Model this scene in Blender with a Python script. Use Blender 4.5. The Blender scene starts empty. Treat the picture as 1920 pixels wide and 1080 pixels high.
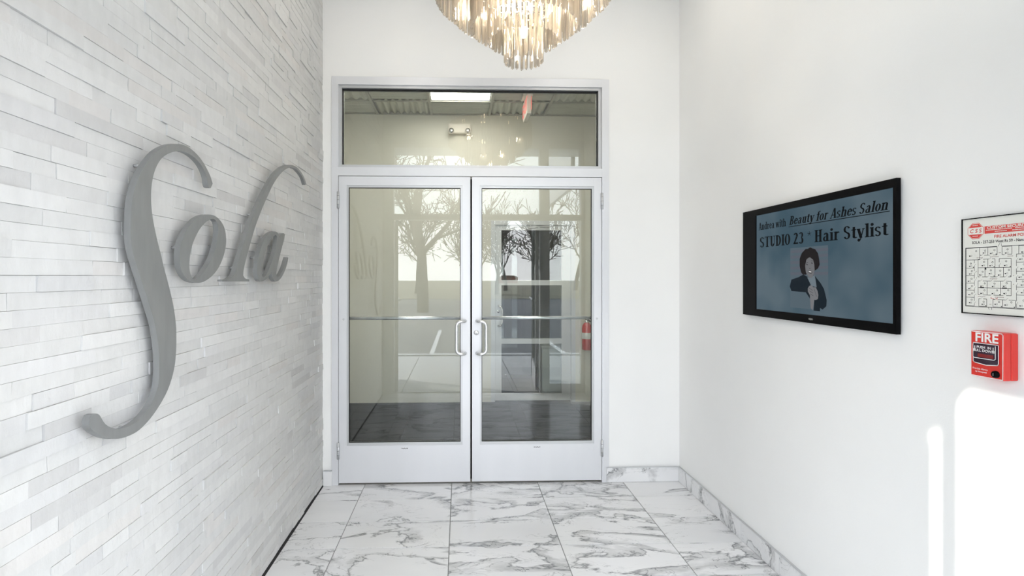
import bpy, bmesh, math, random
from mathutils import Vector, Matrix
random.seed(7)
SC = bpy.context.scene
COL = SC.collection

# ---------------------------------------------------------------- camera, sky, sun, exposure
CAM_F, CAM_CX, CAM_CY = 974.26, 893.57, 519.03          # in pixels of the 1920 x 1080 frame
CAM_LOC, CAM_YAW = (0.0029, -3.6875, 1.4696), math.radians(1.7991)
cd = bpy.data.cameras.new('camera'); cam = bpy.data.objects.new('camera', cd); COL.objects.link(cam)
cd.sensor_width = 36.0; cd.sensor_fit = 'HORIZONTAL'; cd.lens = CAM_F / 1920 * 36
cd.shift_x = (960 - CAM_CX) / 1920; cd.shift_y = (CAM_CY - 540) / 1920
cd.clip_start = 0.02; cd.clip_end = 400
cam.location = CAM_LOC; cam.rotation_euler = (math.pi / 2, 0, -CAM_YAW)
SC.camera = cam

w = bpy.data.worlds.new('world'); SC.world = w; w.use_nodes = True
nt = w.node_tree; nt.nodes.clear()
tc = nt.nodes.new('ShaderNodeTexCoord'); sx = nt.nodes.new('ShaderNodeSeparateXYZ')
rp = nt.nodes.new('ShaderNodeValToRGB'); bg = nt.nodes.new('ShaderNodeBackground'); wo = nt.nodes.new('ShaderNodeOutputWorld')
rp.color_ramp.elements[0].position = 0.0; rp.color_ramp.elements[0].color = (0.98, 0.985, 1.0, 1)
rp.color_ramp.elements[1].position = 0.75; rp.color_ramp.elements[1].color = (0.42, 0.50, 0.64, 1)
nt.links.new(tc.outputs['Generated'], sx.inputs[0]); nt.links.new(sx.outputs['Z'], rp.inputs[0])
nt.links.new(rp.outputs[0], bg.inputs['Color']); nt.links.new(bg.outputs[0], wo.inputs['Surface'])
bg.inputs['Strength'].default_value = 6.0

def sun(name, d, strength, angle, color):
    l = bpy.data.lights.new(name, 'SUN'); l.energy = strength; l.angle = math.radians(angle); l.color = color
    o = bpy.data.objects.new(name, l); COL.objects.link(o)
    o.rotation_euler = Vector(d).to_track_quat('-Z', 'Y').to_euler(); o.location = (-d[0] * 6, -8, 9)
    return o
sun('sun', (1.84, 1.0, -1.36), 9.0, 0.6, (1.0, 0.95, 0.87))
# added second sun standing in for sunlight thrown back by glazing, weak and softer
sun('standin_sun_off_glazing', (-1.84, 1.0, -0.95), 0.32, 1.6, (1.0, 0.93, 0.82))

SC.view_settings.view_transform = 'Standard'; SC.view_settings.look = 'None'
SC.view_settings.exposure = 0.16; SC.view_settings.gamma = 1.0; SC.view_settings.use_curve_mapping = False
cy = SC.cycles
cy.use_denoising = True; cy.use_adaptive_sampling = True; cy.adaptive_threshold = 0.015; cy.max_bounces = 10; cy.diffuse_bounces = 5; cy.glossy_bounces = 5
cy.transmission_bounces = 8; cy.transparent_max_bounces = 24; cy.sample_clamp_indirect = 6.0
cy.caustics_reflective = False; cy.caustics_refractive = False

# ---------------------------------------------------------------- helpers
def material(name, color, rough=0.5, metal=0.0, spec=0.5, emit=None, emit_s=0.0, coat=0.0):
    m = bpy.data.materials.new(name); m.use_nodes = True
    b = m.node_tree.nodes['Principled BSDF']
    b.inputs['Base Color'].default_value = (*color, 1); b.inputs['Roughness'].default_value = rough
    b.inputs['Metallic'].default_value = metal; b.inputs['Specular IOR Level'].default_value = spec
    b.inputs['Coat Weight'].default_value = coat; b.inputs['Coat Roughness'].default_value = 0.05
    if emit:
        b.inputs['Emission Color'].default_value = (*emit, 1); b.inputs['Emission Strength'].default_value = emit_s
    return m

def nodes_of(m):
    return m.node_tree.nodes, m.node_tree.links, m.node_tree.nodes['Principled BSDF']

def noisy(m, scale=8, amount=0.06, bump=0.0, bump_scale=60, stretch=(1, 1, 1)):
    """gentle procedural mottling of the base colour and optional fine relief"""
    n, l, b = nodes_of(m)
    c = b.inputs['Base Color'].default_value[:3]
    tx = n.new('ShaderNodeTexCoord'); mp = n.new('ShaderNodeMapping'); mp.inputs['Scale'].default_value = stretch
    l.new(tx.outputs['Object'], mp.inputs[0])
    nz = n.new('ShaderNodeTexNoise'); nz.inputs['Scale'].default_value = scale; nz.inputs['Detail'].default_value = 4
    l.new(mp.outputs[0], nz.inputs['Vector'])
    r = n.new('ShaderNodeValToRGB')
    r.color_ramp.elements[0].position = 0.3; r.color_ramp.elements[1].position = 0.7
    r.color_ramp.elements[0].color = (*[max(0, x * (1 - amount)) for x in c], 1)
    r.color_ramp.elements[1].color = (*[min(1, x * (1 + amount)) for x in c], 1)
    l.new(nz.outputs[0], r.inputs[0]); l.new(r.outputs[0], b.inputs['Base Color'])
    if bump:
        n2 = n.new('ShaderNodeTexNoise'); n2.inputs['Scale'].default_value = bump_scale; n2.inputs['Detail'].default_value = 5
        l.new(mp.outputs[0], n2.inputs['Vector'])
        bp = n.new('ShaderNodeBump'); bp.inputs['Strength'].default_value = bump; bp.inputs['Distance'].default_value = 0.01
        l.new(n2.outputs[0], bp.inputs['Height']); l.new(bp.outputs[0], b.inputs['Normal'])
    return m

def glass_mat(name, tint, refl, rough=0.0, blend=0.18):
    """thin architectural glass: a clear sheet with a mirror share that grows at grazing angles"""
    m = bpy.data.materials.new(name); m.use_nodes = True; n = m.node_tree.nodes; l = m.node_tree.links; n.clear()
    out = n.new('ShaderNodeOutputMaterial'); mix = n.new('ShaderNodeMixShader')
    tr = n.new('ShaderNodeBsdfTransparent'); gl = n.new('ShaderNodeBsdfGlossy')
    tr.inputs[0].default_value = (*tint, 1); gl.inputs['Roughness'].default_value = rough; gl.inputs[0].default_value = (1, 1, 1, 1)
    lw = n.new('ShaderNodeLayerWeight'); lw.inputs[0].default_value = blend
    ad = n.new('ShaderNodeMath'); ad.operation = 'MULTIPLY_ADD'; ad.inputs[1].default_value = 0.6; ad.inputs[2].default_value = refl
    ad.use_clamp = True
    l.new(lw.outputs['Fresnel'], ad.inputs[0]); l.new(ad.outputs[0], mix.inputs[0])
    l.new(tr.outputs[0], mix.inputs[1]); l.new(gl.outputs[0], mix.inputs[2]); l.new(mix.outputs[0], out.inputs[0])
    return m

class MB:
    """collects geometry for one mesh"""
    def __init__(self): self.v = []; self.f = []; self.smooth = []
    def add(self, vs, fs, smooth=False):
        o = len(self.v); self.v += [tuple(p) for p in vs]
        self.f += [tuple(i + o for i in f) for f in fs]; self.smooth += [smooth] * len(fs); return self
    def box(self, x0, x1, y0, y1, z0, z1):
        vs = [(x, y, z) for x in (x0, x1) for y in (y0, y1) for z in (z0, z1)]
        return self.add(vs, [(0, 1, 3, 2), (4, 6, 7, 5), (0, 4, 5, 1), (2, 3, 7, 6), (0, 2, 6, 4), (1, 5, 7, 3)])
    def bevel_box(self, x0, x1, y0, y1, z0, z1, b, seg=2):
        bm = bmesh.new(); bmesh.ops.create_cube(bm, size=1)
        bmesh.ops.scale(bm, vec=(x1 - x0, y1 - y0, z1 - z0), verts=bm.verts)
        bmesh.ops.translate(bm, vec=((x0 + x1) / 2, (y0 + y1) / 2, (z0 + z1) / 2), verts=bm.verts)
        bmesh.ops.bevel(bm, geom=bm.edges[:], offset=b, segments=seg, affect='EDGES', profile=0.5)
        bm.verts.index_update()
        self.add([v.co[:] for v in bm.verts], [[v.index for v in f.verts] for f in bm.faces]); bm.free(); return self
    def tube(self, pts, r, n=10, cap=True):
        pts = [Vector(p) for p in pts]; rs = r if isinstance(r, (list, tuple)) else [r] * len(pts)
        vs = []; ref = None
        for i, p in enumerate(pts):
            t = (pts[min(i + 1, len(pts) - 1)] - pts[max(i - 1, 0)]).normalized()
            if ref is None: ref = t.orthogonal().normalized()
            ref = (ref - t * ref.dot(t)).normalized(); b = t.cross(ref)
            for k in range(n):
                a = 2 * math.pi * k / n
                vs.append(p + (ref * math.cos(a) + b * math.sin(a)) * rs[i])
        fs = []
        for i in range(len(pts) - 1):
            for k in range(n):
                k2 = (k + 1) % n
                fs.append((i * n + k, i * n + k2, (i + 1) * n + k2, (i + 1) * n + k))
        self.add(vs, fs, True)
        if cap:
            o = len(self.v) - len(vs)
            self.f.append(tuple(o + k for k in reversed(range(n)))); self.smooth.append(False)
            self.f.append(tuple(o + (len(pts) - 1) * n + k for k in range(n))); self.smooth.append(False)
        return self
    def lathe(self, prof, n=24, c=(0, 0, 0), axis='z'):
        vs = []
        for r, h in prof:
            for k in range(n):
                a = 2 * math.pi * k / n; p = (r * math.cos(a), r * math.sin(a), h)
                if axis == 'x': p = (p[2], p[0], p[1])
                if axis == 'y': p = (p[0], p[2], p[1])
                vs.append((p[0] + c[0], p[1] + c[1], p[2] + c[2]))
        fs = [(i * n + k, i * n + (k + 1) % n, (i + 1) * n + (k + 1) % n, (i + 1) * n + k) for i in range(len(prof) - 1) for k in range(n)]
        return self.add(vs, fs, True)
    def prism(self, poly, plane, a, b, holes=()):
        """extrude a 2-D outline (with holes) between depths a and b; plane 'x' takes (y,z), 'y' takes (x,z), 'z' takes (x,y)"""
        cu = bpy.data.curves.new('tmp', 'CURVE'); cu.dimensions = '2D'; cu.fill_mode = 'BOTH'; cu.extrude = abs(b - a) / 2
        for pl in (poly, *holes):
            s = cu.splines.new('POLY'); s.points.add(len(pl) - 1); s.use_cyclic_u = True
            for i, q in enumerate(pl): s.points[i].co = (q[0], q[1], 0, 1)
        o = bpy.data.objects.new('tmp', cu); COL.objects.link(o)
        me = bpy.data.meshes.new_from_object(o.evaluated_get(bpy.context.evaluated_depsgraph_get()))
        mid = (a + b) / 2
        f = {'x': lambda c: (mid + c.z, c.x, c.y), 'y': lambda c: (c.x, mid + c.z, c.y), 'z': lambda c: (c.x, c.y, mid + c.z)}[plane]
        self.add([f(v.co) for v in me.vertices], [tuple(p.vertices) for p in me.polygons])
        bpy.data.objects.remove(o); bpy.data.curves.remove(cu); bpy.data.meshes.remove(me); return self
    def text(self, s, size, fn, align='LEFT', bold=0.0, extrude=0.0):
        """built-in sans lettering; fn maps (x, y, depth) of the text plane to the scene"""
        cu = bpy.data.curves.new('tmp', 'FONT'); cu.body = s; cu.size = size; cu.align_x = align; cu.offset = bold; cu.extrude = extrude
        cu.resolution_u = 3
        o = bpy.data.objects.new('tmp', cu); COL.objects.link(o)
        me = bpy.data.meshes.new_from_object(o.evaluated_get(bpy.context.evaluated_depsgraph_get()))
        self.add([fn(*v.co) for v in me.vertices], [tuple(p.vertices) for p in me.polygons])
        bpy.data.objects.remove(o); bpy.data.curves.remove(cu); bpy.data.meshes.remove(me); return self
    def mesh(self, name, mat):
        me = bpy.data.meshes.new(name); me.from_pydata(self.v, [], self.f)
        me.polygons.foreach_set('use_smooth', self.smooth); me.materials.append(mat); me.update()
        bm = bmesh.new(); bm.from_mesh(me); bmesh.ops.recalc_face_normals(bm, faces=bm.faces); bm.to_mesh(me); bm.free()
        return me
    def build(self, name, mat, parent=None, loc=None):
        return link(name, self.mesh(name, mat), parent, loc)

def link(name, data, parent=None, loc=None):
    o = bpy.data.objects.new(name, data); COL.objects.link(o)
    if loc is not None: o.location = loc
    if parent is not None: o.parent = parent
    return o
def empty(name, loc=(0, 0, 0)):
    o = link(name, None, None, loc); o.empty_display_size = 0.1; return o
def tag(o, label=None, cat=None, group=None, kind=None):
    if label: o['label'] = label
    if cat: o['category'] = cat
    if group: o['group'] = group
    if kind: o['kind'] = kind
    return o
def copy_tree(o, parent=None):
    c = o.copy(); COL.objects.link(c); c.parent = parent
    for ch in o.children: copy_tree(ch, c)
    return c
def box(x0, x1, y0, y1, z0, z1): return MB().box(x0, x1, y0, y1, z0, z1)

# ---------------------------------------------------------------- materials
M = {}
M['paint'] = noisy(material('white_wall_paint', (0.86, 0.86, 0.845), 0.55, spec=0.3), 3, 0.01, 0.05, 220)
M['ceil'] = material('white_ceiling_paint', (0.86, 0.86, 0.85), 0.7, spec=0.2)
M['alu'] = noisy(material('satin_aluminium', (0.72, 0.73, 0.75), 0.38, 0.3, 0.5), 6, 0.02, stretch=(1, 1, 0.1))
M['alu_stop'] = noisy(material('aluminium_glazing_stop', (0.58, 0.59, 0.60), 0.34, 0.5, 0.5), 6, 0.02)
M['steel'] = material('brushed_steel', (0.78, 0.79, 0.80), 0.22, 0.85)
M['gasket'] = material('black_gasket', (0.008, 0.008, 0.008), 0.6)
M['gap'] = material('dark_joint', (0.03, 0.03, 0.032), 0.9)
M['glass'] = glass_mat('door_glass', (0.94, 0.965, 0.955), 0.047)
M['glass_out'] = glass_mat('storefront_glass', (0.95, 0.97, 0.965), 0.03)
M['black'] = material('black_plastic', (0.003, 0.003, 0.0035), 0.4, spec=0.05)
M['white_print'] = material('white_print', (0.85, 0.85, 0.83), 0.5)
M['grout'] = noisy(material('grey_grout', (0.25, 0.25, 0.25), 0.9), 30, 0.1)

def marble():
    m = material('veined_white_marble', (0.8, 0.8, 0.8), 0.16, spec=0.5); n, l, b = nodes_of(m)
    tx = n.new('ShaderNodeTexCoord'); oi = n.new('ShaderNodeObjectInfo')
    mp = n.new('ShaderNodeMapping'); mp.inputs['Rotation'].default_value = (0.5, 0.2, 0.75); mp.inputs['Scale'].default_value = (0.75, 1.9, 1.2)
    mul = n.new('ShaderNodeVectorMath'); mul.operation = 'SCALE'; mul.inputs[0].default_value = (37.0, 19.0, 53.0)
    add = n.new('ShaderNodeVectorMath'); add.operation = 'ADD'
    l.new(tx.outputs['Object'], mp.inputs[0]); l.new(oi.outputs['Random'], mul.inputs['Scale'])
    l.new(mp.outputs[0], add.inputs[0]); l.new(mul.outputs[0], add.inputs[1])
    def noise(sc, det, dist, rough=0.55):
        z = n.new('ShaderNodeTexNoise'); z.inputs['Scale'].default_value = sc; z.inputs['Detail'].default_value = det
        z.inputs['Distortion'].default_value = dist; z.inputs['Roughness'].default_value = rough
        l.new(add.outputs[0], z.inputs['Vector']); return z.outputs[0]
    def math_(op, a, bb, clamp=False):
        q = n.new('ShaderNodeMath'); q.operation = op; q.use_clamp = clamp
        for i, s in enumerate((a, bb)):
            if s is None: continue
            if isinstance(s, (int, float)): q.inputs[i].default_value = s
            else: l.new(s, q.inputs[i])
        return q.outputs[0]
    def ridge(src, mid, width):      # 1 on the contour, 0 beyond the width
        d = math_('ABSOLUTE', math_('SUBTRACT', src, mid), None)
        return math_('SUBTRACT', 1.0, math_('DIVIDE', d, width), True)
    n1 = noise(1.7, 7, 0.7); n2 = noise(4.5, 6, 1.2, 0.6); n3 = noise(1.3, 3, 0.3)
    thin = math_('POWER', ridge(n1, 0.5, 0.016), 1.4)
    band = math_('MULTIPLY', ridge(n1, 0.475, 0.045), math_('MULTIPLY', ridge(n3, 0.55, 0.16), 0.9))
    fine = math_('MULTIPLY', ridge(n2, 0.5, 0.012), math_('MULTIPLY', ridge(n1, 0.47, 0.12), 0.75))
    tot = math_('ADD', math_('MULTIPLY', thin, 0.75), math_('ADD', math_('MULTIPLY', band, 0.55), fine), True)
    r = n.new('ShaderNodeValToRGB'); r.color_ramp.elements[0].color = (0.80, 0.80, 0.80, 1); r.color_ramp.elements[1].color = (0.18, 0.185, 0.19, 1)
    l.new(tot, r.inputs[0])
    cl = n.new('ShaderNodeMix'); cl.data_type = 'RGBA'; cl.blend_type = 'MULTIPLY'; cl.inputs[0].default_value = 1.0
    r2 = n.new('ShaderNodeValToRGB'); r2.color_ramp.elements[0].position = 0.3; r2.color_ramp.elements[0].color = (0.90, 0.905, 0.91, 1)
    r2.color_ramp.elements[1].position = 0.65; r2.color_ramp.elements[1].color = (1, 1, 1, 1); l.new(n3, r2.inputs[0])
    l.new(r.outputs[0], cl.inputs[6]); l.new(r2.outputs[0], cl.inputs[7]); l.new(cl.outputs[2], b.inputs['Base Color'])
    return m
M['marble'] = marble()

def stone():
    m = material('white_split_quartzite', (0.8, 0.8, 0.79), 0.62, spec=0.35); n, l, b = nodes_of(m)
    at = n.new('ShaderNodeAttribute'); at.attribute_name = 'tint'
    tx = n.new('ShaderNodeTexCoord'); mp = n.new('ShaderNodeMapping'); mp.inputs['Scale'].default_value = (1, 1, 0.45)
    l.new(tx.outputs['Object'], mp.inputs[0])
    nz = n.new('ShaderNodeTexNoise'); nz.inputs['Scale'].default_value = 30; nz.inputs['Detail'].default_value = 6; l.new(mp.outputs[0], nz.inputs['Vector'])
    r = n.new('ShaderNodeValToRGB'); r.color_ramp.elements[0].position = 0.3; r.color_ramp.elements[0].color = (0.93, 0.93, 0.93, 1)
    r.color_ramp.elements[1].position = 0.7; r.color_ramp.elements[1].color = (1, 1, 1, 1); l.new(nz.outputs[0], r.inputs[0])
    mx = n.new('ShaderNodeMix'); mx.data_type = 'RGBA'; mx.blend_type = 'MULTIPLY'; mx.inputs[0].default_value = 1
    l.new(at.outputs['Color'], mx.inputs[6]); l.new(r.outputs[0], mx.inputs[7]); l.new(mx.outputs[2], b.inputs['Base Color'])
    n2 = n.new('ShaderNodeTexNoise'); n2.inputs['Scale'].default_value = 55; n2.inputs['Detail'].default_value = 7; n2.inputs['Roughness'].default_value = 0.6
    l.new(mp.outputs[0], n2.inputs['Vector'])
    bp = n.new('ShaderNodeBump'); bp.inputs['Strength'].default_value = 0.32; bp.inputs['Distance'].default_value = 0.006
    l.new(n2.outputs[0], bp.inputs['Height']); l.new(bp.outputs[0], b.inputs['Normal'])
    return m
M['stone'] = stone()

# ---------------------------------------------------------------- vestibule shell
XL, XR = -0.966, 1.580            # stone wall face, right wall face
YE = -2.84                        # entrance storefront plane
HC = 3.66                         # ceiling height
FX0, FX1, FZ = -0.902, 1.0676, 2.883   # door frame outline

floor = tag(box(XL - 0.05, XR + 0.1, YE - 0.06, 0.16, -0.06, -0.004).build('floor', M['grout']),
            'white marble tiled vestibule floor with grey veins', None, None, 'structure')
TX0, TW, TY1, TD = -0.670, 0.6126, -0.2426, 0.3063
G = 0.0021
box(XL - 0.012, XL + 0.0085, YE, 0.006, -0.006, -0.001).build('wall_joint', M['gap'], floor)
cols = [XL + 0.0075] + [TX0 + k * TW for k in range(4)] + [XR]
rows = [0.02] + [TY1 - j * TD for j in range(9)] + [YE]
for i in range(len(cols) - 1):
    for j in range(len(rows) - 1):
        x0, x1, y1, y0 = cols[i] + G, cols[i + 1] - G, rows[j] - G, rows[j + 1] + G
        if y1 - y0 < 0.03: continue
        cx, cyy = (x0 + x1) / 2, (y0 + y1) / 2
        hx, hy, e = (x1 - x0) / 2, (y1 - y0) / 2, 0.001
        t = MB().add([(-hx, -hy, -0.008), (hx, -hy, -0.008), (hx, hy, -0.008), (-hx, hy, -0.008),
                      (-hx, -hy, -e), (hx, -hy, -e), (hx, hy, -e), (-hx, hy, -e),
                      (-hx + e, -hy + e, 0), (hx - e, -hy + e, 0), (hx - e, hy - e, 0), (-hx + e, hy - e, 0)],
                     [(3, 2, 1, 0)] + [(k, (k + 1) % 4, (k + 1) % 4 + 4, k + 4) for k in range(4)]
                     + [(k + 4, (k + 1) % 4 + 4, (k + 1) % 4 + 8, k + 8) for k in range(4)] + [(8, 9, 10, 11)])
        t.build('floor_tile', M['marble'], floor, (cx, cyy, 0))

wb = MB(); WY = 0.008
wb.box(-1.9, FX0, WY, 0.16, 0, HC); wb.box(FX1, 1.8, WY, 0.16, 0, HC); wb.box(FX0, FX1, WY, 0.16, FZ, HC)
tag(wb.build('wall_back', M['paint']), 'white painted wall around the glass double doors', None, None, 'structure')
tag(box(XR, XR + 0.12, YE - 0.05, WY, 0, HC).build('wall_right', M['paint']), 'plain white wall carrying the television', None, None, 'structure')
tag(box(XL - 0.15, XR + 0.12, YE - 0.05, 0.16, HC, HC + 0.12).build('ceiling', M['ceil']), 'white ceiling above the chandelier', None, None, 'structure')
wl = tag(box(XL - 0.15, XL - 0.014, YE - 0.05, WY, 0, HC).build('wall_left', M['grout']),
         'wall of stacked white quartzite ledger stones behind the sign', None, None, 'structure')

def proj(x, y, z):
    c, s = math.cos(CAM_YAW), math.sin(CAM_YAW)
    dx, dy, dz = x - CAM_LOC[0], y - CAM_LOC[1], z - CAM_LOC[2]
    d = dx * s + dy * c
    return CAM_CX + CAM_F * (dx * c - dy * s) / d, CAM_CY - CAM_F * dz / d
stones = []
box(XL - 0.0139, XL - 0.006, YE - 0.04, WY - 0.001, 0.0, 0.0095).build('base_joint', M['gap'], wl)
CH = 0.0385; z = 0.010; crs = 0
while z < HC - 0.01:
    y = YE + 0.02 - random.uniform(0, 0.2)
    h = min(CH, HC - 0.002 - z)
    while y < WY - 0.001:
        ln = random.choice((0.09, 0.13, 0.17, 0.2, 0.24, 0.28, 0.34)) * random.uniform(0.85, 1.15)
        y1 = min(y + ln, WY - 0.001)
        if WY - 0.001 - y1 < 0.05: y1 = WY - 0.001
        stones.append((max(y, YE - 0.04), y1, z, z + h)); y = y1
    z += CH; crs += 1
def stone_mb(s, rng):
    y0, y1, z0, z1 = s
    g = rng.uniform(0.0001, 0.0005); y0 += g; y1 -= g; z0 += g; z1 -= rng.choice((0.0002, 0.0002, 0.0005))
    d = XL + rng.choice((-0.002, -0.001, 0.0, 0.0, 0.0, 0.001, 0.0015, 0.0042)) + rng.uniform(-0.0006, 0.0006)
    tilt, tilty = rng.uniform(-0.0012, 0.0012), rng.uniform(-0.0012, 0.0012)
    nx, ny = 4, 2; vs = []; fs = []
    for j in range(ny + 1):
        for i in range(nx + 1):
            u, v = i / nx, j / ny
            vs.append((d + tilt * (u - .5) + tilty * (v - .5) + rng.uniform(-0.0006, 0.0006), y0 + (y1 - y0) * u, z0 + (z1 - z0) * v))
    for j in range(ny):
        for i in range(nx):
            a = j * (nx + 1) + i; fs.append((a, a + 1, a + nx + 2, a + nx + 1))
    rim = [i for i in range(nx + 1)] + [j * (nx + 1) + nx for j in range(1, ny + 1)] + [ny * (nx + 1) + i for i in range(nx - 1, -1, -1)] + [j * (nx + 1) for j in range(ny - 1, 0, -1)]
    o = len(vs)
    for k in rim: vs.append((XL - 0.0135, vs[k][1], vs[k][2]))
    for k in range(len(rim)): fs.append((rim[k], o + k, o + (k + 1) % len(rim), rim[(k + 1) % len(rim)]))
    base = rng.uniform(0.60, 0.665); q = rng.random()
    tint = (base, base, base * 0.985)
    if q < 0.10: tint = (base * 0.955, base * 0.955, base * 0.95)
    elif q < 0.14: tint = (base * 0.895, base * 0.89, base * 0.88)
    elif q < 0.20: tint = (base * 1.0, base * 0.98, base * 0.955)
    return vs, fs, tint
def set_tint(me, tints):
    a = me.color_attributes.new('tint', 'FLOAT_COLOR', 'POINT')
    a.data.foreach_set('color', [c for t in tints for c in (*t, 1.0)])
def vis_area(s):
    xs, ys = zip(*[proj(XL, y, z) for y in s[:2] for z in s[2:]])
    cx, cyy = sum(xs) / 4, sum(ys) / 4
    if not (-30 < cx < 1950 and -15 < cyy < 1095): return 0
    return (max(xs) - min(xs)) * abs(proj(XL, (s[0] + s[1]) / 2, s[3])[1] - proj(XL, (s[0] + s[1]) / 2, s[2])[1])
order = sorted(range(len(stones)), key=lambda i: -vis_area(stones[i]))
big = set(order[:300]); rng = random.Random(3)
rest = MB(); rest_t = []
for i, s in enumerate(stones):
    vs, fs, t = stone_mb(s, rng)
    if i in big:
        me = MB().add(vs, fs).mesh('ledger_stone', M['stone']); set_tint(me, [t] * len(vs)); link('ledger_stone', me, wl)
    else:
        rest.add(vs, fs); rest_t += [t] * len(vs)
me = rest.mesh('ledger_stones', M['stone']); set_tint(me, rest_t)
tag(link('ledger_stones', me, wl), None, None, None, 'stuff')

# marble skirting with a thin metal edge trim
def skirting(name, pieces, trim, lab):
    root = tag(empty(name), lab, None, None, 'structure')
    for p in pieces: 
        c = ((p[0] + p[1]) / 2, (p[2] + p[3]) / 2, 0)
        box(p[0] - c[0], p[1] - c[0], p[2] - c[1], p[3] - c[1], 0.002, 0.1035).build('skirting_tile', M['marble'], root, c)
    box(*trim, 0.1035, 0.108).build('edge_trim', M['alu_stop'], root)
    return root
ys = [-0.006, -0.216, -0.832, -1.181, -1.794, -2.407, YE + 0.03]
skirting('baseboard_right', [(XR - 0.010, XR - 0.0002, ys[i + 1] + 0.001, ys[i] - 0.001) for i in range(6)], (XR - 0.0115, XR - 0.0002, YE + 0.03, -0.003), 'veined marble skirting along the right wall')
skirting('baseboard_back', [(1.050, XR - 0.0105, -0.006, -0.0005)], (1.050, XR - 0.0105, -0.0075, -0.0005), 'veined marble skirting right of the double doors')
skirting('baseboard_left', [(XL + 0.008, FX0 + 0.004, -0.012, -0.0005)], (XL + 0.008, FX0 + 0.004, -0.0135, -0.0005), 'short marble skirting piece between stone wall and door frame')

# ---------------------------------------------------------------- double doors and transom
JX0, JX1 = -0.8559, 1.0166       # inner faces of the jambs
fr = tag(empty('trim_1', (0.08, 0, 0)), 'satin aluminium frame around the double doors', None, None, 'structure')
def fpart(name, *b, mat='alu'): return MB().box(b[0] - 0.08, b[1] - 0.08, *b[2:]).build(name, M[mat], fr)
fpart('jamb', FX0, JX0, 0, 0.11, 0, FZ); fpart('jamb', JX1, FX1, 0, 0.11, 0, FZ)
fpart('header', JX0, JX1, 0.0006, 0.11, 2.826, FZ)
fpart('transom_bar', JX0, JX1, 0.0006, 0.11, 2.183, 2.243)
# recessed glazing stops of the transom light
fpart('glazing_stop', JX0, JX0 + 0.022, 0.018, 0.09, 2.243, 2.826, mat='alu_stop'); fpart('glazing_stop', JX1 - 0.022, JX1, 0.018, 0.09, 2.243, 2.826, mat='alu_stop')
fpart('glazing_stop', JX0 + 0.022, JX1 - 0.022, 0.012, 0.09, 2.806, 2.826, mat='alu_stop'); fpart('glazing_stop', JX0 + 0.022, JX1 - 0.022, 0.008, 0.09, 2.243, 2.262, mat='alu_stop')
win = tag(empty('window_1', (0.08, 0.05, 2.262)), 'wide glass transom light above the double doors', None, None, 'structure')
def ring_gasket(x0, x1, z0, z1, t, y0, y1):
    g = MB(); g.box(x0, x0 + t, y0, y1, z0, z1); g.box(x1 - t, x1, y0, y1, z0, z1); g.box(x0 + t, x1 - t, y0, y1, z1 - t, z1); g.box(x0 + t, x1 - t, y0, y1, z0, z0 + t); return g
wx0, wx1 = JX0 + 0.022 - 0.08, JX1 - 0.022 - 0.08
box(wx0, wx1, -0.003, 0.003, 0.001, 0.543).build('pane', M['glass'], win)
ga = MB(); ga.box(wx0, wx0 + 0.008, -0.016, -0.0035, 0, 0.544); ga.box(wx1 - 0.008, wx1, -0.016, -0.0035, 0, 0.544); ga.box(wx0, wx1, -0.016, -0.0035, 0.532, 0.544)
ga.build('gasket', M['gasket'], win)

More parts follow.
